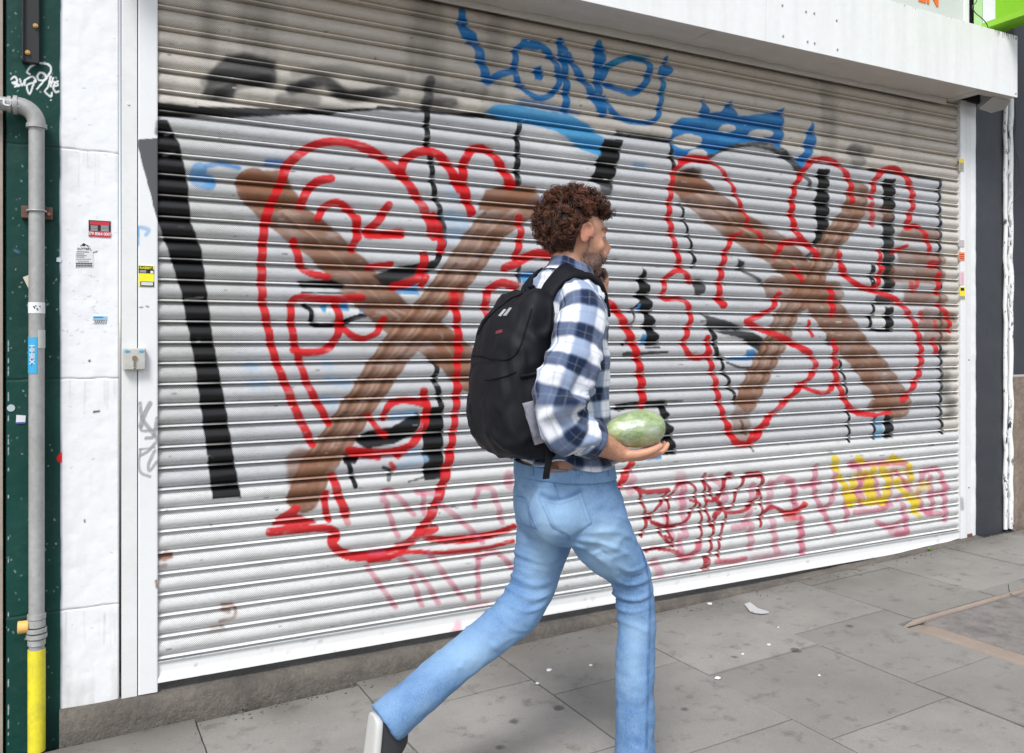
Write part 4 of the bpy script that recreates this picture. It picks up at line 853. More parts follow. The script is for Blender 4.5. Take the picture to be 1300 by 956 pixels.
# wall above the box, sign panel and letters
b = MB(); b.box(-.16, 4.9, .12, .4, 3.0, 6.5); tag(b.build('upper_wall', M['panelgrey'], base=(2.4, .3, 3.0)), 'pale grey wall above the white shutter housing', 'wall')
sg = empty('shop_sign', (3.5, .0, 3.0), 'pale grey shop sign panel with orange letters above the white housing', 'sign')
xe = W(1222, 20, -.03)[0]
b = MB(); b.box(.1, xe, -.03, .10, 2.99, 3.75, .002); b.build('panel', M['panelgrey'], sg)
w = W(1180, 5, -.03); text('EN', .15, (w[0] - .012, -.033, w[2] + .045), M['orangei'], sg, bold=.003, ext=.002)
b = MB(); b.box(xe + .002, xe + .05, -.04, .1, 2.99, 3.75, .002); tag(b.build('white_batten', M['steelwhite']), 'white upright batten right of the grey sign panel', 'batten')
# green projecting sign
gs = empty('projecting_sign', (5.05, -.35, 3.1), 'bright green projecting sign with white border at the top right corner', 'sign')
a0 = np.array(W(1241, 20, -.10)); xg = a0[0] + .03
zb = W(1266, 35, -.17)[2]
b = MB(); b.box(xg, xg + .16, -1.05, -.06, zb, zb + .75, .004); b.build('cabinet', M['green'], gs)
b = MB(); b.box(xg - .003, xg, -.19, -.115, zb + .035, zb + .72); b.build('white_stripe', M['paper'], gs)
b = MB(); b.box(xg - .004, xg, -.112, -.06, zb + .0, zb + .72); b.build('pale_stripe', M['palegreen'], gs)
b = MB(); b.box(xg - .006, xg, -1.0, -.30, zb + .19, zb + .26); b.build('white_lettering', M['paper'], gs)
b = MB(); b.box(xg - .010, xg - .001, -1.05, -.113, zb - .002, zb + .03); b.build('frame_edge', flat('light_green_frame', (.27, .58, .04), .35), gs)
b = MB(); b.box(xg + .03, xg + .12, -.06, .3, zb + .05, zb + .6); b.build('mounting', M['darksteel'], gs)
pts = [W(u, v, -.20) for u, v in ((1241, -30), (1240, 0), (1234.5, 8), (1238, 16), (1245, 22), (1251, 28), (1254, 34), (1254, 40))]
b = MB(); b.tube(list(crspline(pts, 6)), .0028, 6); tag(b.build('loose_cable', M['cable'], smooth=True), 'thin dark cable dangling over the green sign', 'cable')

# ------------------------------------------------------------------ right hand piers
XA, XB, XC = 4.944, 5.222, 5.318
def rough_slab(name, x0, x1, y0, y1, z0, z1, m, parent=None, amp=.004, step=.02, label=None, cat=None, base=None):
    """a wall face with slight relief"""
    X = np.linspace(x0, x1, max(3, int((x1 - x0) / step))); Z = np.arange(z0, z1 + step * .5, step)
    gx, gz = np.meshgrid(X, Z); yy = y0 + amp * (fbm(np.stack([gx * 14, gx * 0 + x0, gz * 14], -1), 4) - .5) * 2
    nr, nc = gx.shape
    V = list(np.stack([gx, yy, gz], -1).reshape(-1, 3)); F = [tuple(f) for f in grid_faces(nr, nc)]
    k = len(V)
    for zi in (0, nr - 1):
        pass
    Vb = np.stack([gx[:, [0, -1]], yy[:, [0, -1]] * 0 + y1, gz[:, [0, -1]]], -1)
    V += list(Vb.reshape(-1, 3))
    for r in range(nr - 1):
        F.append((r * nc, (r + 1) * nc, k + (r + 1) * 2, k + r * 2)); F.append((r * nc + nc - 1, k + r * 2 + 1, k + (r + 1) * 2 + 1, (r + 1) * nc + nc - 1))
    o = make(name, np.array(V), F, m, parent, base, smooth=True)
    if label: tag(o, label, cat)
    return o
wf = empty('white_reveal', (4.89, 0, .02), 'flaking white timber strip between the right shutter rail and charcoal pier', 'trim')
b = MB(); b.box(4.848, 4.888, -.010, .05, .012, 2.66, .001); b.build('timber_strip', M['steelwhite'], wf)
rough_slab('rendered_edge', 4.889, XA, -.004, .1, .02, 2.66, M['peel2'], wf, .003, .008)
for v in (457, 619): w = W(1230, v, -.01); b = MB(); b.cyl((w[0], -.0095, w[2]), (0, -1, 0), .004, .003, 10); b.build('bolt', M['darksteel'], wf)
b = MB(); b.box(4.850, 4.90, -.014, .0, ground(4.87) - .01, .045, .004); b.build('rotten_foot', M['rust'], wf)
rough_slab('charcoal_pier', XA, XB, .004, .35, ground(5) - .05, 4.6, M['charcoal'], amp=.0025, label='charcoal painted pier right of the shutter', cat='pier', base=(5.08, .1, .02))
pp = empty('drain_conduit', (5.26, -.01, .03), 'white painted conduit with peeling paint between the charcoal pier and dark wall', 'pipe')
b = MB()
for k, (xo, r) in enumerate(((5.237, .013), (5.288, .017))):
    pts = [(xo + .004 * math.sin(i * 1.7 + k), -.005 + .003 * math.sin(i * 2.3), ground(5.25) + i * .1) for i in range(0, 29)]
    rad = [r * (1 + .22 * (_T[i % 32, k, 3] - .5)) for i in range(29)]
    b = MB(); b.tube(pts, rad, 12); b.build('conduit', M['peel'], pp, smooth=True)
rough_slab('backing_strip', XB, XC, .01, .2, 0, 2.9, M['charcoal'], pp, .004, .012)
rr = random.Random(12)
for i in range(60):
    z = rr.uniform(1.4, 2.6) if i < 48 else rr.uniform(.1, 1.4); x = rr.uniform(5.228, 5.275); w_ = rr.uniform(.004, .013); h = rr.uniform(.01, .05)
    b = MB(); b.prism([(x, z), (x + w_, z + rr.uniform(-.005, .005)), (x + w_ * rr.uniform(.5, 1), z + h), (x + rr.uniform(-.004, .004), z + h * rr.uniform(.7, 1))], -.020 - rr.uniform(0, .006), -.018)
    b.build('paint_flake', M['steelwhite'], pp)
b = MB(); pts = [W(u, v, -.02) for u, v in ((1289, 130), (1290, 160), (1288, 185), (1293, 205), (1294, 235), (1290, 250), (1284, 258))]; b.tube(list(crspline(pts, 6)), .0022, 6); tag(b.build('thin_wire', M['cable'], smooth=True), 'thin wire drooping on the dark wall at the right edge', 'cable')
rough_slab('dark_wall', XC, 8.6, -.006, .35, 1.0, 4.6, M['charcoal'], amp=.003, step=.03, label='dark grey painted wall at the right edge of the picture', cat='wall', base=(7, .1, 1.0))
rough_slab('stone_plinth', XC, 8.6, -.02, .35, ground(8.6) - .1 - .12, .985, M['stone'], amp=.014, step=.018, label='bare brown stone plinth under the dark grey wall', cat='plinth', base=(7, .1, .03))

# ------------------------------------------------------------------ ground
def mat_paving():
    m, nt, b = new_mat('paving_slabs')
    at = nt.nodes.new('ShaderNodeAttribute'); at.attribute_name = 'tone'
    base = mix(nt, at.outputs['Fac'], (.245, .235, .216), (.315, .304, .282))
    n1 = noise_node(nt, 1.6, 6, .65); f = ramp(nt, n1.outputs['Fac'], .42, .7)
    c = mix(nt, math_node(nt, 'MULTIPLY', f.outputs['Color'], .7), base, (.17, .163, .15))
    n2 = noise_node(nt, 190, 3, .8); f2 = ramp(nt, n2.outputs['Fac'], .38, .72)
    c = mix(nt, math_node(nt, 'MULTIPLY', f2.outputs['Color'], .32), c, (.11, .11, .105))
    n5 = noise_node(nt, 320, 2, .5); f5 = ramp(nt, n5.outputs['Fac'], .66, .74)
    c = mix(nt, math_node(nt, 'MULTIPLY', f5.outputs['Color'], .4), c, (.5, .49, .46))
    n3 = noise_node(nt, 11, 5, .7); f3 = ramp(nt, n3.outputs['Fac'], .56, .68)
    c = mix(nt, math_node(nt, 'MULTIPLY', f3.outputs['Color'], .6), c, (.12, .112, .102))
    # trodden chewing gum: dark spots with a shape of their own
    vo = nt.nodes.new('ShaderNodeTexVoronoi'); vo.inputs['Scale'].default_value = 4.6; vo.inputs['Randomness'].default_value = 1
    tc = nt.nodes.new('ShaderNodeTexCoord'); nt.links.new(tc.outputs['Object'], vo.inputs['Vector'])
    n4 = noise_node(nt, 35, 2); dd = math_node(nt, 'ADD', vo.outputs['Distance'], math_node(nt, 'MULTIPLY', n4.outputs['Fac'], .07))
    g = ramp(nt, dd, .115, .150, (1, 1, 1), (0, 0, 0))
    c = mix(nt, math_node(nt, 'MULTIPLY', g.outputs['Color'], .72), c, (.06, .06, .062))
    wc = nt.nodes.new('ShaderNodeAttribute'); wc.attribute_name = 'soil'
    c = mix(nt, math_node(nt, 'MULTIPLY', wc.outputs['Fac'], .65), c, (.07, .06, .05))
    nt.links.new(c, b.inputs['Base Color']); b.inputs['Roughness'].default_value = .8; b.inputs['Specular IOR Level'].default_value = .3
    h = math_node(nt, 'ADD', n2.outputs['Fac'], n3.outputs['Fac']); bump(nt, b, h, .35, .004)
    return m
M['paving'] = mat_paving()
M['joint'] = worn('joint_sand', (.045, .042, .038), (.02, .02, .02), .95, amount=.5)
M['asphalt'] = worn('asphalt_patch', (.31, .29, .27), (.11, .10, .095), .9, s1=12, s2=170, amount=.9, bump_s=.8, bump_d=.01)
M['brick'] = worn('brick_edging', (.32, .265, .22), (.22, .17, .14), .85, s1=9, s2=120, amount=.6, bump_s=.5, bump_d=.006)
b = MB(); g = lambda x: ground(x) - .02
b.add([(-60, -4.3, g(-60)), (60, -4.3, g(60)), (60, .6, g(60)), (-60, .6, g(-60))], [(0, 1, 2, 3)])
tag(b.build('ground', M['joint'], base=(0, -1, -.17)), kind='structure')
# slabs: staggered columns 0.595 wide, joints measured from the picture
rows0 = {}
xj = [2.20 + .5915 * k for k in range(-9, 14)]
offs = {0: -.73, 1: -.59, 2: -.74, 3: -.65, 4: -.50, -1: -.565, -2: -.40, -3: -.68, -4: -.5}
PX0, PX1, PY0, PY1 = 3.38, 4.30, -1.75, -.745      # asphalt repair
slabV = []; slabF = []; tone = []; soil = []
def slab(x0, x1, y0, y1):
    g2 = .0028
    x0 += g2; x1 -= g2; y0 += g2; y1 -= g2
    if x1 - x0 < .03 or y1 - y0 < .03: return
    dz = random.uniform(-.003, .003); tx = random.uniform(-.004, .004); ty = random.uniform(-.004, .004)
    nx, ny = max(2, int((x1 - x0) / .03)), max(2, int((y1 - y0) / .03)); k = len(slabV); t = random.random()
    near = y1 > -.12
    for j in range(-1, ny + 2):
        for i in range(-1, nx + 2):
            ii = min(max(i, 0), nx); jj = min(max(j, 0), ny)
            x = x0 + (x1 - x0) * ii / nx; y = y0 + (y1 - y0) * jj / ny
            edge = (i < 0 or i > nx or j < 0 or j > ny)
            rim = (ii in (0, nx) or jj in (0, ny))
            z = ground(x) + dz + tx * (x - (x0 + x1) / 2) + ty * (y - (y0 + y1) / 2) + .0025 * (vnoise(np.array([x * 9, y * 9, 1.])) - .5) - (.0018 if rim else 0)
            if rim and not edge:
                x += .0016 * (vnoise(np.array([x * 40, y * 40, 2.])) - .5); y += .0016 * (vnoise(np.array([x * 40, y * 40, 5.])) - .5)
            slabV.append((x, y, z - (.03 if edge else 0))); tone.append(t)
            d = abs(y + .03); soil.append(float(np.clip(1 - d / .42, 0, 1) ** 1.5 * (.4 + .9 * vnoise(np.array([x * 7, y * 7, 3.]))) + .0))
    w_ = nx + 3
    for j in range(ny + 2):
        for i in range(nx + 2): slabF.append((k + j * w_ + i, k + j * w_ + i + 1, k + (j + 1) * w_ + i + 1, k + (j + 1) * w_ + i))
for ci in range(-9, 13):
    x0, x1 = xj[ci + 9], xj[ci + 10]
    off = offs.get(ci, -.3 - .6 * ((ci * .37) % 1))
    ys = sorted([off + .59 * k for k in range(-7, 3)] ); ys = [y for y in ys if -4.1 < y < -.06] + [-.055]; ys = [-4.15] + ys
    for ya, yb in zip(ys[:-1], ys[1:]):
        # cut round the repair
        if x1 > 3.27 and x0 < PX1 and ya < PY1 and yb > PY0:
            if yb > PY1 + .02: slab(x0, x1, PY1, yb)
            if x0 < 3.27 - .02 and ya < PY1: slab(x0, 3.265, ya, min(yb, PY1 - .0))
            if ya < PY0 - .02: slab(x0, x1, ya, PY0)
            if x1 > PX1 + .02: slab(max(x0, PX1), x1, max(ya, PY0), min(yb, PY1))
            continue
        slab(x0, x1, ya, yb)
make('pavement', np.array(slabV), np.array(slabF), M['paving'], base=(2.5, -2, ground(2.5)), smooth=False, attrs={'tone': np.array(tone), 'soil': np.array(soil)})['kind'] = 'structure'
smooth_by_angle(bpy.data.objects['pavement'], 30)
# far pavement beyond the modelled slabs
for xa, xb, n in ((-60, xj[0], 1), (xj[-1] - .0, 60, 2)):
    b = MB(); b.add([(xa, -4.15, ground(xa) - .004), (xb, -4.15, ground(xb) - .004), (xb, -.06, ground(xb) - .004), (xa, -.06, ground(xa) - .004)], [(0, 1, 2, 3)]); tag(b.build('pavement_far', M['paving']), kind='structure')
def sheet(name, x0, x1, y0, y1, m, dz=.0, n=20, thick=.03, amp=.002):
    X = np.linspace(x0, x1, n); Yv = np.linspace(y0, y1, n); gx, gy = np.meshgrid(X, Yv)
    gz = ground(gx) + dz + amp * (fbm(np.stack([gx * 12, gy * 12, gx * 0], -1), 3) - .5) * 2
    e = np.zeros_like(gx, bool); e[0] = e[-1] = True; e[:, 0] = e[:, -1] = True; gz = np.where(e, gz - thick, gz)
    o = make(name, np.stack([gx, gy, gz], -1).reshape(-1, 3), grid_faces(n, n), m, smooth=False); o['kind'] = 'structure'; return o
sheet('asphalt_patch', PX0 + .0, PX1, PY0, PY1 - .03, M['asphalt'], .0005, 60, .02, .0015)
sheet('brick_edging', 3.27, PX0 - .003, PY0, PY1 - .028, M['brick'], .001, 12, .02, .0008)
sheet('brick_edging_strip', PX0 - .09, PX1, PY1 - .018, PY1 - .004, M['brick'], .001, 14, .02, .0008)
for pts in ([(1280, 742), (1282, 752), (1288, 757), (1300, 761)],):
    q = [G(u, v) for u, v in pts]; b = MB(); b.tube([(p[0], p[1], p[2] - .0006) for p in crspline(np.array(q), 5)], .0016, 5); o = b.build('slab_crack', M['joint']); o['kind'] = 'structure'
# threshold under the shutter
X = np.arange(.0, 4.96, .02); pr = [(-.058, -.0), (-.055, .004), (-.045, .007), (-.03, .009), (-.02, .010), (.12, .010)]
V = []
for x in X:
    gz_ = ground(x); top = max(-.034, gz_ + .006)
    for i, (y, dz) in enumerate(pr):
        z = [gz_ - .04, gz_ + (top - gz_) * .35, gz_ + (top - gz_) * .8, top - .003, top, top][i]
        yy = y + .012 * (vnoise(np.array([x * 6, i * .5, 2.])) - .5) * (i < 5); V.append((x, yy, z + .006 * (vnoise(np.array([x * 9, i * .8, 7.])) - .5) * (0 < i < 5)))
tag(make('threshold', np.array(V), grid_faces(len(X), len(pr)), M['concrete'], base=(2.5, 0, -.06), smooth=True), 'rough stained concrete threshold under the shutter', 'threshold')
# kerb and road behind the photographer
b = MB(); V = []; 
b.add([(-60, -4.16, g(-60) + .022), (60, -4.16, g(60) + .022), (60, -4.30, g(60) + .022), (-60, -4.30, g(-60) + .022), (60, -4.32, g(60) - .12), (-60, -4.32, g(-60) - .12)], [(0, 3, 2, 1), (3, 5, 4, 2)]); tag(b.build('kerb', M['concrete']), kind='structure')
b = MB(); b.add([(-60, -60, g(-60) - .10), (60, -60, g(60) - .10), (60, -4.31, g(60) - .10), (-60, -4.31, g(-60) - .10)], [(0, 1, 2, 3)]); tag(b.build('road', worn('road_asphalt', (.06, .06, .062), (.03, .03, .03), .9, s1=2, s2=120, amount=.5)), kind='structure')

# litter
def litter(u, v, r, m, label, name='litter', seed=0):
    p = G(u, v); r3 = random.Random(seed); n = 9; b = MB()
    ring = [(p[0] + r * r3.uniform(.6, 1.2) * math.cos(2 * PI * i / n), p[1] + r * r3.uniform(.6, 1.2) * math.sin(2 * PI * i / n)) for i in range(n)]
    V = [(x, y, ground(x) + .003 + r3.uniform(0, .3) * r) for x, y in ring] + [(p[0], p[1], ground(p[0]) + .004 + .25 * r)] + [(x, y, ground(x) + .001) for x, y in ring]
    F = [(i, (i + 1) % n, n) for i in range(n)] + [(i + n + 1, (i + 1) % n + n + 1, (i + 1) % n, i) for i in range(n)]
    b.add(V, F); o = b.build(name, m); tag(o, label, 'litter'); return o
litter(901, 767, .013, M['paper'], 'crumpled white paper ball by the threshold', 'paper_scrap', 1)
P = [G(u, v) for u, v in ((945, 768), (952, 767), (962, 773), (976, 779), (968, 780), (957, 779), (952, 777))]
b = MB(); n = len(P); b.add([(p[0], p[1], p[2] + .004 + .006 * (i % 2)) for i, p in enumerate(P)] + [(p[0], p[1], p[2] + .002) for p in P], [tuple(range(n)), tuple(range(2 * n - 1, n - 1, -1))] + [(i, i + n, (i + 1) % n + n, (i + 1) % n) for i in range(n)])
tag(b.build('paper_scrap', flat('thin_paper', (.48, .49, .50), .5)), 'flat torn strip of pale paper lying on the slabs', 'litter')
for i, (u, v, r) in enumerate(((976, 819, .009), (911, 861, .012), (697, 851, .012), (750, 845, .008), (682, 868, .008), (943, 831, .007), (988, 797, .004), (1040, 858, .006))):
    p = G(u, v); b = MB(); rr = random.Random(i); n = 12; ring = [(p[0] + r * rr.uniform(.7, 1.15) * math.cos(2 * PI * k / n), p[1] + r * rr.uniform(.7, 1.15) * math.sin(2 * PI * k / n)) for k in range(n)]
    b.add([(x, y, ground(x) + .0008) for x, y in ring] + [(p[0] + (x - p[0]) * .7, p[1] + (y - p[1]) * .7, ground(x) + .0045) for x, y in ring], [tuple(range(n, 2 * n))] + [(k, (k + 1) % n, (k + 1) % n + n, k + n) for k in range(n)])
    tag(b.build('chewing_gum', M['paper']), 'pale spat-out chewing gum pressed on the pavement', 'gum', group='pale gum spots on the pavement')
for (u, v) in ((1180, 699),):
    p = G(u, v); b = MB(); rr = random.Random(4)
    for k in range(7):
        a = rr.uniform(0, 2 * PI); l = rr.uniform(.012, .022); q = np.array([math.cos(a), math.sin(a)]) * l; z = p[2] + .004
        b.add([(p[0], p[1], z), (p[0] + q[0] * .5 - q[1] * .25, p[1] + q[1] * .5 + q[0] * .25, z + .010), (p[0] + q[0], p[1] + q[1], z + .007), (p[0] + q[0] * .5 + q[1] * .25, p[1] + q[1] * .5 - q[0] * .25, z + .012)], [(0, 1, 2, 3)])
    tag(b.build('weed', flat('weed_green', (.10, .30, .03), .6)), 'tiny green weed sprouting at the foot of the shutter', 'plant')
p0 = [G(u, v) for u, v in ((635, 777), (642, 783), (655, 776), (690, 770), (742, 765), (760, 752), (763, 746), (776, 747))]
b = MB(); b.tube([(q[0], q[1], q[2] + .006) for q in crspline(p0, 5)], .0018, 6); tag(b.build('pink_cord', flat('pink_cord', (.35, .14, .12), .7), smooth=True), 'thin reddish cord lying along the threshold behind the walker', 'cord')
# grit along the foot of the wall
rr = random.Random(21); b = MB()
for i in range(420):
    x = rr.uniform(.2, 6.3); y = -.06 - abs(rr.gauss(0, .06)); r = rr.uniform(.0015, .006); z = ground(x) + r * .3
    V = [(x + r * rr.uniform(.6, 1.3) * dx, y + r * rr.uniform(.6, 1.3) * dy, z + r * rr.uniform(.5, 1) * dz) for dx, dy, dz in ((1, 0, 0), (-1, 0, 0), (0, 1, 0), (0, -1, 0), (0, 0, 1), (0, 0, -1))]
    b.add(V, [(0, 2, 4), (2, 1, 4), (1, 3, 4), (3, 0, 4), (2, 0, 5), (1, 2, 5), (3, 1, 5), (0, 3, 5)])
o = b.build('grit', worn('grit', (.16, .14, .12), (.05, .04, .03), .95)); o['kind'] = 'stuff'
# ------------------------------------------------------------------ the walker
YC = -1.20
def catm(P, n):
    return crspline(P, n)
def loft(rings, sub=6, ns=48, ex=2.0, closed_caps=False):
    """rings: (centre, a-vector, b-vector); returns V (nr*ns), F, uv per loop, (nr, ns), params"""
    R = np.array([np.concatenate([r[0], r[1], r[2]]) for r in rings]); R = crspline(R, sub)
    C, A, B = R[:, :3], R[:, 3:6], R[:, 6:9]
    th = np.linspace(0, 2 * PI, ns, endpoint=False)
    c, s = np.cos(th), np.sin(th)
    cc = np.sign(c) * np.abs(c) ** (2 / ex); ss = np.sign(s) * np.abs(s) ** (2 / ex)
    V = C[:, None, :] + A[:, None, :] * cc[None, :, None] + B[:, None, :] * ss[None, :, None]
    nr = len(C)
    ln = np.concatenate([[0], np.cumsum(np.linalg.norm(np.diff(C, axis=0), axis=1))])
    F = []; UVs = []
    rad = np.mean(np.sqrt((A ** 2).sum(1)) + np.sqrt((B ** 2).sum(1))) / 2
    for i in range(nr - 1):
        for k in range(ns):
            k2 = (k + 1) % ns
            F.append((i * ns + k, (i + 1) * ns + k, (i + 1) * ns + k2, i * ns + k2))
            u0 = k / ns * 2 * PI * rad; u1 = (k + 1) / ns * 2 * PI * rad
            UVs += [(u0, ln[i]), (u0, ln[i + 1]), (u1, ln[i + 1]), (u1, ln[i])]
    V = V.reshape(-1, 3)
    if closed_caps:
        k0 = len(V); V = np.vstack([V, C[0], C[-1]])
        for k in range(ns):
            F.append((k0, k, (k + 1) % ns)); F.append((k0 + 1, (nr - 1) * ns + (k + 1) % ns, (nr - 1) * ns + k))
    return V, F, UVs, (nr, ns), (C, A, B, ln, th, rad)
def limb_rings(pts):
    """pts: (u, v, Y, ra[, rb]) -> rings with frames from the path"""
    C = np.array([W(p[0], p[1], p[2]) for p in pts]); out = []
    for i, p in enumerate(pts):
        t = C[min(i + 1, len(C) - 1)] - C[max(i - 1, 0)]; t /= np.linalg.norm(t)
        b = np.array([0, 1., 0]) - t * t[1]; b /= np.linalg.norm(b); a = np.cross(b, t)
        ra = p[3]; rb = p[4] if len(p) > 4 else ra
        out.append((C[i], a * ra, b * rb))
    return out
def ellipsoid(c, r, M3=None, nu=24, nv=14):
    V = []; F = []
    for j in range(nv + 1):
        ph = PI * j / nv
        for i in range(nu):
            t = 2 * PI * i / nu; V.append((math.sin(ph) * math.cos(t) * r[0], math.sin(ph) * math.sin(t) * r[1], math.cos(ph) * r[2]))
    for j in range(nv):
        for i in range(nu): F.append((j * nu + i, (j + 1) * nu + i, (j + 1) * nu + (i + 1) % nu, j * nu + (i + 1) % nu))
    V = np.array(V)
    if M3 is not None: V = V @ M3.T
    return V + np.array(c), F
def remesh(parts, voxel, smooth=6, fac=.5):
    b = MB()
    for V, F in parts: b.add(V, F)
    me = bpy.data.meshes.new('tmp'); me.from_pydata(b.V, [], b.F); me.update()
    import bmesh
    bm = bmesh.new(); bm.from_mesh(me); bmesh.ops.remove_doubles(bm, verts=bm.verts, dist=1e-6); bmesh.ops.recalc_face_normals(bm, faces=bm.faces); bm.to_mesh(me); bm.free()
    o = bpy.data.objects.new('tmp', me); COL.objects.link(o)
    m = o.modifiers.new('r', 'REMESH'); m.mode = 'VOXEL'; m.voxel_size = voxel
    if smooth: s_ = o.modifiers.new('s', 'SMOOTH'); s_.factor = fac; s_.iterations = smooth
    dg = bpy.context.evaluated_depsgraph_get(); e = o.evaluated_get(dg); m2 = bpy.data.meshes.new_from_object(e)
    V = np.zeros(len(m2.vertices) * 3); m2.vertices.foreach_get('co', V); V = V.reshape(-1, 3)
    F = np.zeros(len(m2.loops), np.int32); m2.loops.foreach_get('vertex_index', F)
    F = F.reshape(-1, 4) if len(F) == 4 * len(m2.polygons) else [tuple(p.vertices) for p in m2.polygons]
    bpy.data.objects.remove(o); bpy.data.meshes.remove(me); bpy.data.meshes.remove(m2)
    return V, F
def normals(V, F):
    me = bpy.data.meshes.new('n'); me.from_pydata([tuple(p) for p in V], [], [tuple(f) for f in F]); me.update()
    N = np.zeros(len(V) * 3); me.vertex_normals.foreach_get('vector', N); bpy.data.meshes.remove(me); return N.reshape(-1, 3)
def bvh_of(V, F): return BVHTree.FromPolygons([tuple(p) for p in V], [tuple(int(i) for i in f) for f in F])
CAMP = Vector((0, -CAM_D, CAM_H))
def hit(bvh, u, v, Y=-1.3):
    d = (Vector(W(u, v, Y)) - CAMP).normalized(); return bvh.ray_cast(CAMP, d)
def folds(V, N, lst, near=.10):
    """raise soft ridges (amp > 0) or creases (amp < 0) along measured lines"""
    D = np.zeros(len(V))
    for (pts, Y, wd, amp) in lst:
        P = crspline(np.array([W(u, v, Y) for u, v in pts]), 5)
        best = np.full(len(V), 1e9); tt = np.zeros(len(V))
        for i, (a, c) in enumerate(zip(P[:-1], P[1:])):
            d = c - a; L = d[0] ** 2 + d[2] ** 2 + 1e-12
            t = np.clip(((V[:, 0] - a[0]) * d[0] + (V[:, 2] - a[2]) * d[2]) / L, 0, 1)
            q = np.hypot(V[:, 0] - a[0] - t * d[0], V[:, 2] - a[2] - t * d[2])
            k = q < best; best[k] = q[k]; tt[k] = (i + t[k]) / (len(P) - 1)
        ok = (np.abs(V[:, 1] - Y) < near)
        D += amp * np.exp(-(best / wd) ** 2) * np.sin(np.clip(tt, .02, .98) * PI) ** .5 * ok
    return V + N * D[:, None]

# --- materials
def mat_skin():
    m, nt, b = new_mat('skin'); at = nt.nodes.new('ShaderNodeAttribute'); at.attribute_name = 'paint'
    n = noise_node(nt, 60, 5); c = mix(nt, math_node(nt, 'MULTIPLY', n.outputs['Fac'], .25), at.outputs['Color'], (.34, .12, .08))
    nt.links.new(c, b.inputs['Base Color']); b.inputs['Roughness'].default_value = .5
    b.inputs['Subsurface Weight'].default_value = .12; b.inputs['Subsurface Radius'].default_value = (.012, .005, .003); b.inputs['Subsurface Scale'].default_value = .6
    n2 = noise_node(nt, 220, 3); bump(nt, b, n2.outputs['Fac'], .12, .001); return m
def mat_plaid():
    m, nt, b = new_mat('plaid_cotton')
    uv = nt.nodes.new('ShaderNodeUVMap'); uv.uv_map = 'UVMap'
    nz = nt.nodes.new('ShaderNodeTexNoise'); nz.inputs['Scale'].default_value = 9; nt.links.new(uv.outputs[0], nz.inputs['Vector'])
    sep = nt.nodes.new('ShaderNodeSeparateXYZ'); nt.links.new(uv.outputs[0], sep.inputs[0])
    def band(sock, period, lo, hi, ph=0.0, soft=.065):
        x = math_node(nt, 'ADD', sock, ph * period); x = math_node(nt, 'ADD', x, math_node(nt, 'MULTIPLY', math_node(nt, 'SUBTRACT', nz.outputs['Fac'], .5), .012))
        f = math_node(nt, 'FRACT', math_node(nt, 'DIVIDE', x, period))
        mr = nt.nodes.new('ShaderNodeMapRange'); mr.interpolation_type = 'SMOOTHSTEP'; nt.links.new(f, mr.inputs[0]); mr.inputs[1].default_value = lo - soft; mr.inputs[2].default_value = lo + soft
        mr2 = nt.nodes.new('ShaderNodeMapRange'); mr2.interpolation_type = 'SMOOTHSTEP'; nt.links.new(f, mr2.inputs[0]); mr2.inputs[1].default_value = hi - soft; mr2.inputs[2].default_value = hi + soft
        return math_node(nt, 'SUBTRACT', mr.outputs[0], mr2.outputs[0])
    p = .084
    bu = band(sep.outputs[0], p, .10, .58); bv = band(sep.outputs[1], p, .10, .56)
    tu = band(sep.outputs[0], p, .74, .80, soft=.02); tv = band(sep.outputs[1], p, .74, .80, soft=.02)
    wu = band(sep.outputs[0], p, .32, .36, soft=.015); wv = band(sep.outputs[1], p, .32, .36, soft=.015)
    s = math_node(nt, 'ADD', bu, bv)
    c = mix(nt, math_node(nt, 'MULTIPLY', bu, .80), (.70, .72, .77), (.16, .235, .39)); c = mix(nt, math_node(nt, 'MULTIPLY', bv, .90), c, (.020, .050, .130))
    c = mix(nt, math_node(nt, 'MULTIPLY', math_node(nt, 'MULTIPLY', bu, bv), .95), c, (.005, .013, .042))
    c = mix(nt, math_node(nt, 'MULTIPLY', tu, .25), c, (.20, .24, .34)); c = mix(nt, math_node(nt, 'MULTIPLY', tv, .30), c, (.20, .24, .34))
    c = mix(nt, math_node(nt, 'MULTIPLY', wu, .07), c, (.5, .55, .62)); c = mix(nt, math_node(nt, 'MULTIPLY', wv, .07), c, (.5, .55, .62))
    nt.links.new(c, b.inputs['Base Color']); b.inputs['Roughness'].default_value = .85; b.inputs['Specular IOR Level'].default_value = .15
    b.inputs['Sheen Weight'].default_value = .2
    n2 = noise_node(nt, 420, 2); bump(nt, b, n2.outputs['Fac'], .25, .0015); return m
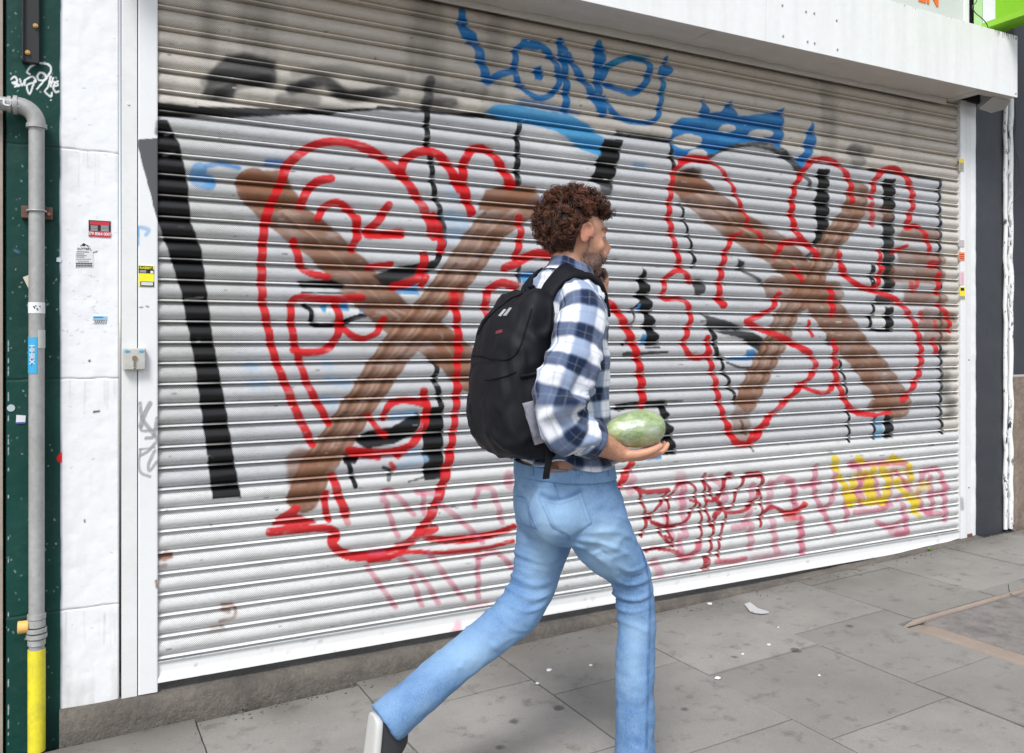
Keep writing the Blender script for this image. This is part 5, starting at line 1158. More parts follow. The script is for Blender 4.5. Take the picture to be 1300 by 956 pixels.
def mat_denim():
    m, nt, b = new_mat('washed_denim')
    at = nt.nodes.new('ShaderNodeAttribute'); at.attribute_name = 'fade'
    c = mix(nt, at.outputs['Fac'], (.050, .150, .34), (.29, .46, .64))
    n1 = noise_node(nt, 14, 5, .7); f1 = ramp(nt, n1.outputs['Fac'], .4, .7); c = mix(nt, math_node(nt, 'MULTIPLY', f1.outputs['Color'], .22), c, (.33, .47, .66))
    n2 = noise_node(nt, 500, 3, .8, stretch=(1, 1, .25)); f2 = ramp(nt, n2.outputs['Fac'], .35, .7); c = mix(nt, math_node(nt, 'MULTIPLY', f2.outputs['Color'], .28), c, (.45, .58, .75))
    st = nt.nodes.new('ShaderNodeAttribute'); st.attribute_name = 'seam'; c = mix(nt, math_node(nt, 'MULTIPLY', st.outputs['Fac'], .75), c, (.035, .10, .25))
    nt.links.new(c, b.inputs['Base Color']); b.inputs['Roughness'].default_value = .85; b.inputs['Specular IOR Level'].default_value = .2
    n3 = noise_node(nt, 40, 4, .7); h = math_node(nt, 'ADD', n2.outputs['Fac'], math_node(nt, 'MULTIPLY', n3.outputs['Fac'], 2)); bump(nt, b, h, .30, .003); return m
M['skin'] = mat_skin(); M['plaid'] = mat_plaid(); M['denim'] = mat_denim()
def mat_hair():
    m, nt, b = new_mat('curly_hair'); oi = nt.nodes.new('ShaderNodeAttribute'); oi.attribute_name = 'tone'
    c = mix(nt, oi.outputs['Fac'], (.024, .0075, .004), (.22, .075, .034)); nt.links.new(c, b.inputs['Base Color'])
    b.inputs['Roughness'].default_value = .4; b.inputs['Specular IOR Level'].default_value = .4; return m
M['hair'] = mat_hair()
M['nylon'] = worn('black_nylon', (.0045, .005, .008), (.014, .014, .018), .6, s1=6, s2=260, amount=.5, bump_s=.25, bump_d=.002, spec=.22)
M['webbing'] = flat('black_webbing', (.006, .0065, .010), .7, spec=.2)
M['sole'] = flat('shoe_sole', (.55, .55, .53), .6); M['shoe'] = flat('shoe_dark', (.03, .03, .035), .6)

# --- head frame
HO = W(730, 297, YC); yaw = math.radians(-9); pit = math.radians(4)
hf = np.array([math.cos(yaw) * math.cos(pit), math.sin(yaw) * math.cos(pit), -math.sin(pit)]); hs_ = np.array([math.sin(yaw), -math.cos(yaw), 0.0]); hu = np.cross(hs_, hf); hu = hu if hu[2] > 0 else -hu
HM = np.stack([hf, hs_, hu], 1)          # columns: forward, right, up
def H(f, s, u): return HO + HM @ np.array([f, s, u])
def hell(c, r, nu=24, nv=14): return ellipsoid(H(*c), r, HM, nu, nv)
parts = [hell((-.008, 0, .018), (.092, .075, .084)), hell((.020, 0, -.022), (.066, .064, .085)), hell((.030, 0, -.070), (.056, .050, .040)), hell((.062, 0, -.098), (.026, .028, .022)),
         hell((.030, .036, -.075), (.040, .018, .034)), hell((.030, -.036, -.075), (.040, .018, .034)),
         hell((.076, 0, .016), (.013, .052, .013)), hell((.058, .038, -.034), (.018, .020, .022)), hell((.058, -.038, -.034), (.018, .020, .022)), hell((.068, .030, -.003), (.0145, .017, .0075)), hell((.068, -.030, -.003), (.0145, .017, .0075)),
         hell((.084, 0, -.034), (.020, .019, .020)), hell((.084, 0, -.052), (.018, .024, .016)), hell((.090, 0, -.062), (.010, .024, .006)), hell((.088, 0, -.073), (.010, .022, .006)), hell((.096, 0, -.042), (.016, .013, .008)), hell((.110, 0, -.031), (.0075, .0062, .0058)),
         hell((.092, .009, -.040), (.008, .005, .005)), hell((.092, -.009, -.040), (.008, .005, .005))]
def tube_part(pts, rad, n=14):
    b = MB(); b.tube(pts, rad, n); return np.array(b.V), b.F
parts.append(tube_part([H(.082, 0, .010), H(.095, 0, -.010), H(.112, 0, -.031)], [.0078, .0070, .0058]))
for sg in (1, -1):     # ears: bowl and rim
    parts.append(hell((-.004, sg * .081, -.010), (.015, .006, .027)))
    rim = [H(.006 + .0, sg * .076, -.012)] + [H(-.005 - .018 * math.cos(a) + .006, sg * (.084 + .003 * math.sin(a * .5)), -.008 + .029 * math.sin(a)) for a in np.linspace(-1.2, 3.6, 14)]
    parts.append(tube_part(rim, .0045, 8))
nb = W(724, 366, YC)
parts.append(tube_part([H(-.018, 0, -.02), H(-.014, 0, -.07), H(-.018, 0, -.11), nb + np.array([.0, 0, .0]), nb + np.array([-.02, 0, -.06])], [.052, .049, .050, .056, .070], 20))
# torso, hips and legs under the clothes, so the figure is one continuous body
def body_limb(pts, ns=18):
    V, F, _, _, _ = loft(limb_rings(pts), 3, ns, 2.0, True); return V, F
parts.append(body_limb([(722, 366, YC, .050, .09), (714, 388, YC, .080, .145), (711, 425, YC, .090, .150), (711, 465, YC, .090, .148), (712, 505, YC, .090, .140), (714, 545, YC, .096, .142), (716, 585, YC, .108, .158), (718, 625, YC, .115, .16), (718, 670, YC, .09, .14)]))
parts.append(body_limb([(742, 640, -1.29, .075), (768, 690, -1.29, .065), (800, 735, -1.29, .045), (808, 780, -1.29, .04), (806, 865, -1.29, .04), (806, 940, -1.29, .032), (806, 975, -1.29, .034)]))
parts.append(body_limb([(702, 640, -1.11, .075), (689, 690, -1.11, .062), (676, 745, -1.10, .048), (655, 785, -1.1, .047), (605, 826, -1.1, .043), (550, 866, -1.1, .038), (500, 906, -1.1, .032), (488, 916, -1.1, .032)]))
parts.append(body_limb([(730, 392, -1.32, .036), (733, 408, -1.365, .042), (727, 450, -1.395, .036), (711, 505, -1.41, .034), (711, 528, -1.415, .038), (733, 549, -1.418, .040), (758, 561, -1.415, .036), (776, 570, -1.41, .028), (788, 576, -1.408, .0235, .028), (793, 578, -1.408, .021, .029)], 20))
parts.append(body_limb([(694, 392, -1.08, .036), (686, 405, -1.045, .042), (690, 440, -1.01, .040), (706, 466, -1.0, .038), (722, 462, -1.01, .036), (740, 432, -1.06, .032), (753, 398, -1.12, .026), (759, 384, -1.14, .026)], 18))
# right hand, palm up under the melon
wq = W(790, 577.5, -1.408)
def hp(x, y, z): return wq + np.array([x, y, z])
parts.append(loft([(hp(-.005, 0, 0), np.array([0, 0, .017]), np.array([0, .027, 0])), (hp(.02, 0, -.002), np.array([0, 0, .016]), np.array([0, .034, 0])), (hp(.05, 0, -.004), np.array([0, 0, .014]), np.array([0, .040, 0])), (hp(.072, 0, -.001), np.array([0, 0, .011]), np.array([0, .040, 0]))], 4, 20, 2.4, True)[:2])
for dy, l, r in ((-.030, .88, .0082), (-.010, 1.0, .0088), (.011, .95, .0086), (.031, .78, .0076)):
    parts.append(tube_part([hp(.055, dy, -.003), hp(.078, dy * 1.1, -.003), hp(.078 + .026 * l, dy * 1.15, .004), hp(.078 + .044 * l, dy * 1.15, .014), hp(.078 + .053 * l, dy * 1.12, .026), hp(.078 + .055 * l, dy * 1.1, .031)], [r * 1.1, r * 1.1, r, r * .98, r * .9, r * .55], 12))
parts.append(tube_part([hp(.004, -.020, .002), hp(.022, -.037, .004), hp(.045, -.050, .010), hp(.066, -.057, .018), hp(.084, -.058, .026), hp(.089, -.057, .028)], [.014, .0135, .0115, .010, .009, .005], 12))
# left hand raised to the chin
lq = W(759, 384, -1.14)
def lp(x, y, z): return lq + np.array([x, y, z])
parts.append(loft([(lp(0, 0, 0), np.array([.018, 0, 0]), np.array([0, .026, 0])), (lp(.004, -.004, .03), np.array([.015, 0, 0]), np.array([0, .036, 0])), (lp(.004, -.008, .062), np.array([.013, 0, 0]), np.array([0, .036, 0]))], 4, 18, 2.4, True)[:2])
for dy, r in ((-.030, .0080), (-.010, .0085), (.010, .0083), (.030, .0074)):
    parts.append(tube_part([lp(.004, dy - .008, .055), lp(.002, dy - .010, .080), lp(-.010, dy - .014, .094), lp(-.026, dy * .9 - .02, .092), lp(-.032, dy * .9 - .022, .088)], [r * 1.1, r, r * .95, r * .85, r * .5], 12))
parts.append(tube_part([lp(.0, -.022, .012), lp(-.010, -.040, .035), lp(-.018, -.046, .060), lp(-.022, -.046, .074)], [.012, .011, .0095, .005], 12))
BV, BF = remesh(parts, .0042, 5)
BN = normals(BV, BF)
loc = (BV - HO) @ HM      # f, s, u in the head frame
rad_h = np.linalg.norm(loc, axis=1)
skin = np.tile(np.array((.55, .285, .18)), (len(BV), 1)) * (1 + .22 * (fbm(BV * 28, 3) - .5))[:, None]
red = np.exp(-((loc[:, 0] - .11) ** 2 + loc[:, 1] ** 2 + (loc[:, 2] + .035) ** 2) / .0009) * .5 + np.exp(-((loc[:, 0] + .005) ** 2 + (np.abs(loc[:, 1]) - .084) ** 2 + (loc[:, 2] + .01) ** 2) / .0009) * .55
skin = skin * (1 - red[:, None]) + np.array((.56, .19, .12)) * red[:, None]
lip = np.exp(-((loc[:, 0] - .098) ** 2 / .0003 + loc[:, 1] ** 2 / .0007 + (loc[:, 2] + .067) ** 2 / .00006)); skin = skin * (1 - lip[:, None] * .6) + np.array((.42, .12, .10)) * lip[:, None] * .6
bn = fbm(BV * 90, 3)
beard = sstep(-.040, -.072, loc[:, 2] + .28 * (loc[:, 0] < .03) * 0) * sstep(-.012, .015, loc[:, 0]) * (rad_h < .17) * sstep(-.165, -.125, loc[:, 2])
side = sstep(.012, .0, np.abs(loc[:, 0] - .016)) * sstep(-.09, -.06, loc[:, 2]) * sstep(.01, -.01, loc[:, 2]) * (rad_h < .12)
bd = np.clip(np.maximum(beard * 1.0, side * .55), 0, 1) * (.55 + .5 * bn); bd = np.clip(bd, 0, .92)[:, None]
skin = skin * (1 - bd) + np.array((.12, .105, .10)) * bd
scalp = ((loc[:, 2] > .045) | ((loc[:, 0] < -.02) & (loc[:, 2] > -.06))) & (rad_h < .13)
skin[scalp] = (.05, .022, .013)
brow = np.exp(-((loc[:, 2] - .016) / .005) ** 2) * (np.abs(loc[:, 1]) > .012) * (np.abs(loc[:, 1]) < .052) * (loc[:, 0] > .06); skin = skin * (1 - .85 * brow[:, None]) + np.array((.04, .02, .015)) * .85 * brow[:, None]
man = make('person', BV, BF, M['skin'], base=(float(W(760, 800, YC)[0]), YC, float(ground(1.45))), smooth=True, attrs={'paint': skin})
tag(man, 'curly-haired man in blue plaid shirt and light jeans striding past the shutter', 'person')
for sg in (1, -1):
    V, F = ellipsoid(H(.0685, sg * .030, -.003), (.0122, .0122, .0122), HM, 16, 10); e = make('eye', V, F, flat('eye_white', (.7, .68, .65), .2), man, smooth=True)
    V, F = ellipsoid(H(.0792, sg * .030, -.003), (.003, .0052, .0052), HM, 12, 8); make('iris', V, F, flat('iris', (.05, .03, .02), .2), e, smooth=True)

# --- hair: many curled locks rooted on the scalp over a dark underlayer
def hair():
    r3 = random.Random(31); V = []; F = []; T = []
    c0 = np.array([-.006, 0, .017]); R0 = np.array([.090, .076, .083])
    gold = PI * (3 - 5 ** .5); n = 900
    for i in range(n):
        zz = 1 - 2 * (i + .5) / n; rr_ = math.sqrt(1 - zz * zz); a = gold * i
        d = np.array([math.cos(a) * rr_, math.sin(a) * rr_, zz]) + np.array([r3.gauss(0, .04) for _ in range(3)]); d /= np.linalg.norm(d)
        f, sd, u = d
        if f > .30 and u < .42: continue
        if u < -.93: continue
        if f > -.24 and u < .14 and abs(sd) > .5: continue
        if f > .12 and u < .34: continue
        if f > -.28 and u < -.20: continue
        top = sstep(-.2, .8, u); back = sstep(.1, -.7, f)
        L = .022 + .013 * top + .002 * back + r3.uniform(-.006, .010)
        if u < -.45: L *= .55
        root = c0 + R0 * d * .96
        t1 = np.cross(d, [0.1, .2, 1.] if abs(u) < .8 else [1., .1, 0]); t1 /= np.linalg.norm(t1); t2 = np.cross(d, t1)
        # each lock lifts off the scalp, rolls over and curls back in
        ang = r3.uniform(0, 2 * PI); lie = math.cos(ang) * t1 + math.sin(ang) * t2 + np.array([-.15, .3 * sd, -.75 if u < .6 else -.1]); lie -= d * lie.dot(d); lie /= np.linalg.norm(lie) + 1e-9
        sid = np.cross(d, lie); turns = r3.uniform(.75, 1.5); sgn = r3.choice((-1, 1)); ph = r3.uniform(-.5, .5); cr = r3.uniform(.006, .0105); m = 12
        path = []
        for k in range(m):
            q = k / (m - 1); an = ph + turns * 2 * PI * q; lift = L * math.sin(min(1, q * 1.5) * PI / 2)
            path.append(root + d * (lift - cr * (1 - math.cos(an)) * .55) + lie * (L * .55 * q + cr * math.sin(an) * .9) + sid * sgn * cr * (.8 * math.sin(an * .5 + ph) + .3 * q))
        tone0 = r3.gauss(.32, .20); ns_ = 9
        for w_ in range(ns_):
            oa = 2 * PI * w_ / ns_ + r3.uniform(-.3, .3); om = r3.uniform(.0015, .0072) if w_ else 0; pts = []
            for k in range(m):
                q = k / (m - 1); o_ = om * (.5 + 1.1 * math.sin(q * PI) + .15); pts.append(path[k] + o_ * (math.cos(oa + q * 1.5) * sid + math.sin(oa + q * 1.5) * d) + np.array([r3.gauss(0, .0006) for _ in range(3)]))
            w0 = r3.uniform(.0007, .0012)
            b = MB(); b.tube([HO + HM @ p for p in pts], [w0 * (1 - .6 * (k / (m - 1)) ** 2) for k in range(m)], 4, cap=False)
            k0 = len(V); V += b.V; F += [tuple(j + k0 for j in f_) for f_ in b.F]; tn = float(np.clip(tone0 + r3.gauss(0, .12), 0, 1)); T += [tn] * len(b.V)
    k0 = len(V); V2, F2 = ellipsoid(HO + HM @ (c0 + np.array([-.008, 0, .006])), R0 * np.array([1.13, 1.12, 1.13]), HM, 40, 26)
    l2 = (V2 - HO) @ HM; dirn = (l2 - c0) / R0
    # pull the face, ear and nape side of the underlayer inside the skull
    hide = ((dirn[:, 0] > .22) & (dirn[:, 2] < .68)) | ((dirn[:, 0] > -.10) & (dirn[:, 2] < .02)) | (dirn[:, 2] < -.95)
    l2[hide] = c0 + (l2[hide] - c0) * .72; V2 = HO + l2 @ HM.T
    V += [tuple(p) for p in V2]; F += [tuple(j + k0 for j in f_) for f_ in F2]; T += [0.0] * len(V2)
    return np.array(V), F, np.array(T)
hv, hfc, ht = hair(); make('curly_hair', hv, hfc, M['hair'], man, smooth=True, attrs={'tone': ht})
# short beard bristles
def bristles():
    r3 = random.Random(8); idx = np.where(bd[:, 0] > .33)[0]; V = []; F = []; T = []
    for i in r3.sample(list(idx), min(2200, len(idx))):
        p = BV[i]; n_ = BN[i]; d = n_ * .6 + np.array([.1, 0, -.7]) + np.array([r3.gauss(0, .3) for _ in range(3)]); d /= np.linalg.norm(d)
        l = r3.uniform(.004, .009); w = .0005; t = np.cross(d, n_ + .01); t /= np.linalg.norm(t) + 1e-9; k = len(V)
        V += [tuple(p - t * w), tuple(p + t * w), tuple(p + n_ * w * 1.5), tuple(p + d * l)]; F += [(k, k + 1, k + 3), (k + 1, k + 2, k + 3), (k + 2, k, k + 3)]; T += [r3.random() * .5] * 4
    return np.array(V), F, np.array(T)
v_, f_, t_ = bristles(); make('beard', v_, f_, M['hair'], man, attrs={'tone': t_})

# fine hair on the forearm
def armhair():
    r3 = random.Random(18); a0, a1 = W(738, 552, -1.418), W(786, 575, -1.408); ax = (a1 - a0); L = np.linalg.norm(ax); ax /= L
    t = (BV - a0) @ ax; q = np.linalg.norm(BV - a0 - t[:, None] * ax, axis=1); idx = np.where((t > 0) & (t < L) & (q < .05))[0]; V = []; F = []; T = []
    for i in r3.sample(list(idx), min(500, len(idx))):
        p = BV[i]; n_ = BN[i]; d = n_ * .35 + ax * .8 + np.array([r3.gauss(0, .3) for _ in range(3)]); d /= np.linalg.norm(d); l = r3.uniform(.006, .013); w = .00022; tt = np.cross(d, n_ + .01); tt /= np.linalg.norm(tt) + 1e-9; k = len(V)
        V += [tuple(p - tt * w), tuple(p + tt * w), tuple(p + n_ * w * 1.5), tuple(p + d * l)]; F += [(k, k + 1, k + 3), (k + 1, k + 2, k + 3), (k + 2, k, k + 3)]; T += [.5] * 4
    return np.array(V), F, np.array(T)
v_, f_, t_ = armhair(); make('forearm_hair', v_, f_, M['hair'], man, attrs={'tone': t_})
# --- jeans
def ring(u, v, Y, a, b_, ta=0.0):
    c = W(u, v, Y); return (c, np.array([a * math.cos(ta), 0, a * math.sin(ta)]), np.array([0, b_, 0]))
jp = []
jp.append(loft([ring(715, 589, YC, .120, .170), ring(716, 605, YC, .125, .174), ring(719, 625, YC, .135, .180), ring(721, 645, YC, .140, .182), ring(721, 665, YC, .128, .172), ring(720, 682, YC, .10, .15)], 4, 40, 2.1, True)[:2])
RL = [(742, 640, -1.285, .096), (756, 665, -1.29, .092), (769, 690, -1.29, .084), (783, 708, -1.29, .072), (796, 725, -1.29, .0615), (803, 745, -1.29, .0555), (808, 780, -1.29, .053), (807, 820, -1.29, .054), (806, 865, -1.29, .055), (806, 930, -1.29, .056), (806, 963, -1.29, .058)]
LL = [(704, 640, -1.115, .092), (695, 668, -1.115, .088), (689, 692, -1.11, .079), (682, 720, -1.105, .070), (674, 748, -1.10, .066), (659, 774, -1.10, .066), (634, 798, -1.10, .061), (602, 824, -1.10, .057), (565, 853, -1.10, .0555), (525, 887, -1.10, .057), (497, 911, -1.10, .060), (488, 919, -1.10, .062)]
for q in (RL, LL): jp.append(loft(limb_rings(q), 4, 32, 2.0, True)[:2])
for yy in (-1.12, -1.285): jp.append(ellipsoid(W(690 if yy > -1.2 else 712, 648, yy), (.085, .085, .095)))
JV, JF = remesh(jp, .0062, 7)
JN = normals(JV, JF)
# creases and folds
nz = (fbm(np.stack([JV[:, 0] * 10 + JV[:, 2] * 6, JV[:, 1] * 9, JV[:, 2] * 15 - JV[:, 0] * 5], -1), 3) - .5)
nz2 = 1 - 2 * np.abs(fbm(np.stack([JV[:, 0] * 16 + JV[:, 2] * 14, JV[:, 1] * 12, JV[:, 2] * 22 - JV[:, 0] * 10 + 9], -1), 2) - .5) * 3
JV = JV + JN * (nz * .006 + .0018 * np.clip(nz2, -1, 1))[:, None]
FL = [([(782, 716), (798, 724), (824, 716)], .008, .007), ([(781, 733), (800, 743), (829, 734)], .008, .008), ([(783, 752), (806, 764), (832, 752)], .009, .008), ([(784, 776), (805, 781), (832, 768)], .009, .006), ([(786, 800), (806, 796), (831, 806)], .009, .004),
      ([(781, 742), (792, 750), (806, 753)], .005, -.006), ([(784, 764), (798, 771), (820, 763)], .005, -.006), ([(783, 724), (800, 733), (822, 727)], .005, -.006),
      ([(724, 690), (750, 700), (775, 722)], .010, .006), ([(728, 684), (760, 688), (800, 705)], .010, .006), ([(735, 676), (775, 672), (812, 690)], .010, .005), ([(760, 650), (785, 655), (802, 668)], .008, .004),
      ([(770, 625), (785, 640), (797, 660)], .007, .004), ([(783, 612), (792, 630), (800, 650)], .006, .004), ([(730, 690), (752, 694), (772, 706)], .005, -.005)]
FL2 = [([(655, 702), (685, 712), (716, 702)], .009, .006), ([(655, 716), (688, 722), (712, 716)], .007, .004), ([(652, 690), (690, 700), (720, 690)], .005, -.005), ([(650, 728), (675, 742), (704, 734)], .009, .007), ([(647, 746), (672, 760), (700, 752)], .009, .009), ([(648, 738), (672, 751), (702, 743)], .005, -.007),
       ([(640, 765), (665, 776), (692, 768)], .009, .007), ([(655, 763), (672, 769), (690, 762)], .005, -.006), ([(630, 780), (650, 797), (672, 802)], .009, .006), ([(600, 800), (625, 820), (640, 828)], .009, .004), ([(560, 835), (590, 850), (602, 862)], .009, .004), ([(690, 560), (690, 561), (690, 562)], .001, 0)]
JV = folds(JV, JN, [(a, -1.35, w * .60, m * .85) for a, w, m in FL], .12); JV = folds(JV, JN, [(a, -1.16, w * .60, m * .85) for a, w, m in FL2], .11)
jb = bvh_of(JV, JF)
du, dv = None, None
dd = (JV[:, 0]) * SN + (JV[:, 1] + CAM_D) * CS; ju = 650 + FOC * (JV[:, 0] * CS - (JV[:, 1] + CAM_D) * SN) / dd; jv = 433.5 - FOC * (JV[:, 2] - CAM_H) / dd
def g2(cx, cy, rx, ry): return np.exp(-((ju - cx) / rx) ** 2 - ((jv - cy) / ry) ** 2)
fade = .15 + .75 * g2(765, 690, 26, 40) + .65 * g2(690, 700, 18, 50) + .55 * g2(712, 645, 40, 30) + .35 * g2(806, 830, 12, 60) + .45 * g2(600, 830, 60, 30)
fade = np.clip(fade + .7 * nz, 0, 1)
def seamline(pts, w=1.6):
    P = crspline(np.array(pts, float), 6); best = np.full(len(JV), 1e9)
    for a, c in zip(P[:-1], P[1:]):
        d = c - a; L = d.dot(d); t = np.clip(((ju - a[0]) * d[0] + (jv - a[1]) * d[1]) / L, 0, 1); best = np.minimum(best, np.hypot(ju - a[0] - t * d[0], jv - a[1] - t * d[1]))
    return np.exp(-(best / w) ** 2)
nearm = JV[:, 1] < -1.2
seam = (seamline([(782, 605), (800, 655), (815, 700), (824, 745), (824, 800), (822, 870), (820, 950)]) * (.5 + .9 * (vnoise(np.stack([JV[:, 2] * 55, JV[:, 2] * 0, JV[:, 2] * 0], -1)))) * nearm + seamline([(700, 604), (712, 640), (722, 685)], 1.3) * .8 + seamline([(688, 627), (700, 632), (714, 633), (728, 628), (736, 623)], 3.6) * .8 + seamline([(662, 617), (690, 619), (730, 614), (778, 610)], 1.0) * .35)
JV2 = JV + JN * (.0022 * np.clip(seam, 0, 1))[:, None]
make('jeans', JV2, JF, M['denim'], man, smooth=True, attrs={'fade': fade, 'seam': np.clip(seam, 0, 1)})
def patch(name, fn, bvh, m, parent, n=16, k=16, off=.003, Y=-1.3, attrs=True, fadev=.5):
    P = []; 
    for j in range(k + 1):
        for i in range(n + 1):
            s, t = i / n, j / k; u, v = fn(s, t); h, nn, _, _ = hit(bvh, u, v, Y)
            if h is None: h = Vector(W(u, v, Y)); nn = Vector((0, -1, 0))
            if nn.dot(CAMP - h) < 0: nn = -nn
            rim = i in (0, n) or j in (0, k); P.append((np.array(h), np.array(nn), off if not rim else off * .9))
    A = np.array([p + q * o for p, q, o in P]); Bk = np.array([p - q * .004 for p, q, o in P]); V = np.vstack([A, Bk]); K = len(A); w = n + 1; F = []
    for j in range(k):
        for i in range(n): F.append((j * w + i, j * w + i + 1, (j + 1) * w + i + 1, (j + 1) * w + i))
    rimi = [i for i in range(n)] + [j * w + n for j in range(k)] + [k * w + i for i in range(n, 0, -1)] + [j * w for j in range(k, 0, -1)]
    for a, c in zip(rimi, rimi[1:] + rimi[:1]): F.append((a, a + K, c + K, c))
    st = np.zeros(len(V))
    for j in range(k + 1):
        for i in range(n + 1):
            if j in (0, 2) or i in (0, 2) or i in (n, n - 2) or j in (k, k - 1): st[j * w + i] = .55 if (j in (0, k) or i in (0, n)) else .28
    return make(name, V, F, m, parent, smooth=False, attrs={'fade': np.full(len(V), fadev), 'seam': st})
jeans = bpy.data.objects['jeans']
def pk(s, t):
    tl, tr, bl, br = np.array((684, 631)), np.array((738, 625)), np.array((701, 667)), np.array((751, 664)); p = (tl * (1 - s) + tr * s) * (1 - t) + (bl * (1 - s) + br * s) * t
    p = p + np.array((0, 15 * t * (1 - abs(2 * s - .95)) + 7 * (1 - t) * math.sin(PI * s))); return p
po = patch('back_pocket', pk, jb, M['denim'], man, 22, 20, .0035, -1.3, fadev=.62); smooth_by_angle(po, 50)
po = patch('back_pocket', lambda s, t: (np.array((655, 629)) * (1 - s) + np.array((668, 632)) * s) * (1 - t) + (np.array((658, 664)) * (1 - s) + np.array((683, 672)) * s) * t, jb, M['denim'], man, 10, 14, .003, -1.2, fadev=.4)
# waistband
V, F, uvs, shp, prm = loft([ring(715, 586, YC, .1225, .1725), ring(715.5, 594, YC, .1245, .1745), ring(716, 602, YC, .1265, .1765)], 4, 64, 2.1)
N_ = normals(V, F); V = V + N_ * ((fbm(V * np.array([14, 14, 30]), 2) - .5) * .008)[:, None]
wb = make('waistband', V, F, M['denim'], man, smooth=True, attrs={'fade': np.full(len(V), .25), 'seam': np.zeros(len(V))}); s_ = wb.modifiers.new('t', 'SOLIDIFY'); s_.thickness = .005; s_.offset = 0
wbb = bvh_of(V, F)
for u in (676, 733, 772):
    patch('belt_loop', lambda s, t, u=u: (u - 2.2 + 4.4 * s + 1.0 * t, 587 + 17 * t), wbb, M['denim'], man, 3, 8, .006, -1.3, fadev=.35)
patch('leather_patch', lambda s, t: (699 + 27 * s, 588.5 + 10.5 * t + 1.0 * (1 - s)), wbb, flat('tan_leather', (.30, .13, .06), .6), man, 10, 5, .0045, -1.3)

# --- shirt
def cloth_disp(V, N, P, amp, sc, seed=0.0):
    return V + N * (amp * 2 * (fbm(P * np.array(sc) + seed, 3) - .5))[:, None]
TR = [ring(716, 584, YC, .126, .180), ring(716, 576, YC, .122, .176), ring(715, 560, YC, .112, .166), ring(713, 535, YC, .106, .160), ring(712, 500, YC, .104, .158), ring(711, 465, YC, .106, .165), ring(710, 430, YC, .106, .172, -.05), ring(710, 404, YC, .100, .172, -.1), ring(713, 386, YC, .092, .158, -.18), ring(718, 371, YC, .084, .125, -.25), ring(723, 359, YC, .076, .092, -.32), ring(726, 350, YC, .068, .074, -.38)]
V, F, uvs, (nr, ns), prm = loft(TR, 9, 110, 2.2)
N_ = normals(V, F)
if np.mean(((V - V.mean(0)) * N_).sum(1)) < 0: N_ = -N_
th = np.tile(prm[4], nr); row = np.repeat(np.arange(nr), ns) / nr
P_ = np.stack([np.cos(th), np.sin(th), row * 5], -1)
V = cloth_disp(V, N_, P_, .010, (2.2, 2.2, 2.2)); V = cloth_disp(V, N_, P_, .006, (5, 5, 1.3), 4.)
rg = 1 - np.abs(2 * fbm(np.stack([np.cos(th) * 2.2 + row * 4, np.sin(th) * 2.2, row * 5], -1) + 11, 2) - 1) * 2.6; V = V + N_ * (.006 * np.clip(rg, -.6, 1))[:, None]
hemw = np.clip(1 - row / .16, 0, 1)
_d = V[:, 0] * SN + (V[:, 1] + CAM_D) * CS; _u = 650 + FOC * (V[:, 0] * CS - (V[:, 1] + CAM_D) * SN) / _d; V[:, 2] += .022 * np.clip(1 - row / .10, 0, 1) * np.exp(-((_u - 711) / 15) ** 4) * (V[:, 1] < -1.2)
V = V + N_ * (hemw * (.008 * np.sin(th * 7 + 1) + .005 * np.sin(th * 13)))[:, None]; V[:, 2] += hemw * (.006 * np.sin(th * 2 + 2.2) + .005 * np.sin(th * 5))
V = folds(V, N_, [([(742, 470), (752, 500), (757, 530)], -1.3, .010, .010), ([(750, 575), (765, 560), (775, 548)], -1.3, .010, .008), ([(730, 590), (750, 570), (770, 566)], -1.32, .008, .008), ([(715, 560), (730, 585), (738, 595)], -1.36, .008, .008)], .14)
torso = make('shirt', V, F, M['plaid'], man, smooth=True, uvs=uvs); s_ = torso.modifiers.new('t', 'SOLIDIFY'); s_.thickness = .003; s_.offset = 0
TB = bvh_of(V, F); SH = [(V, F)]
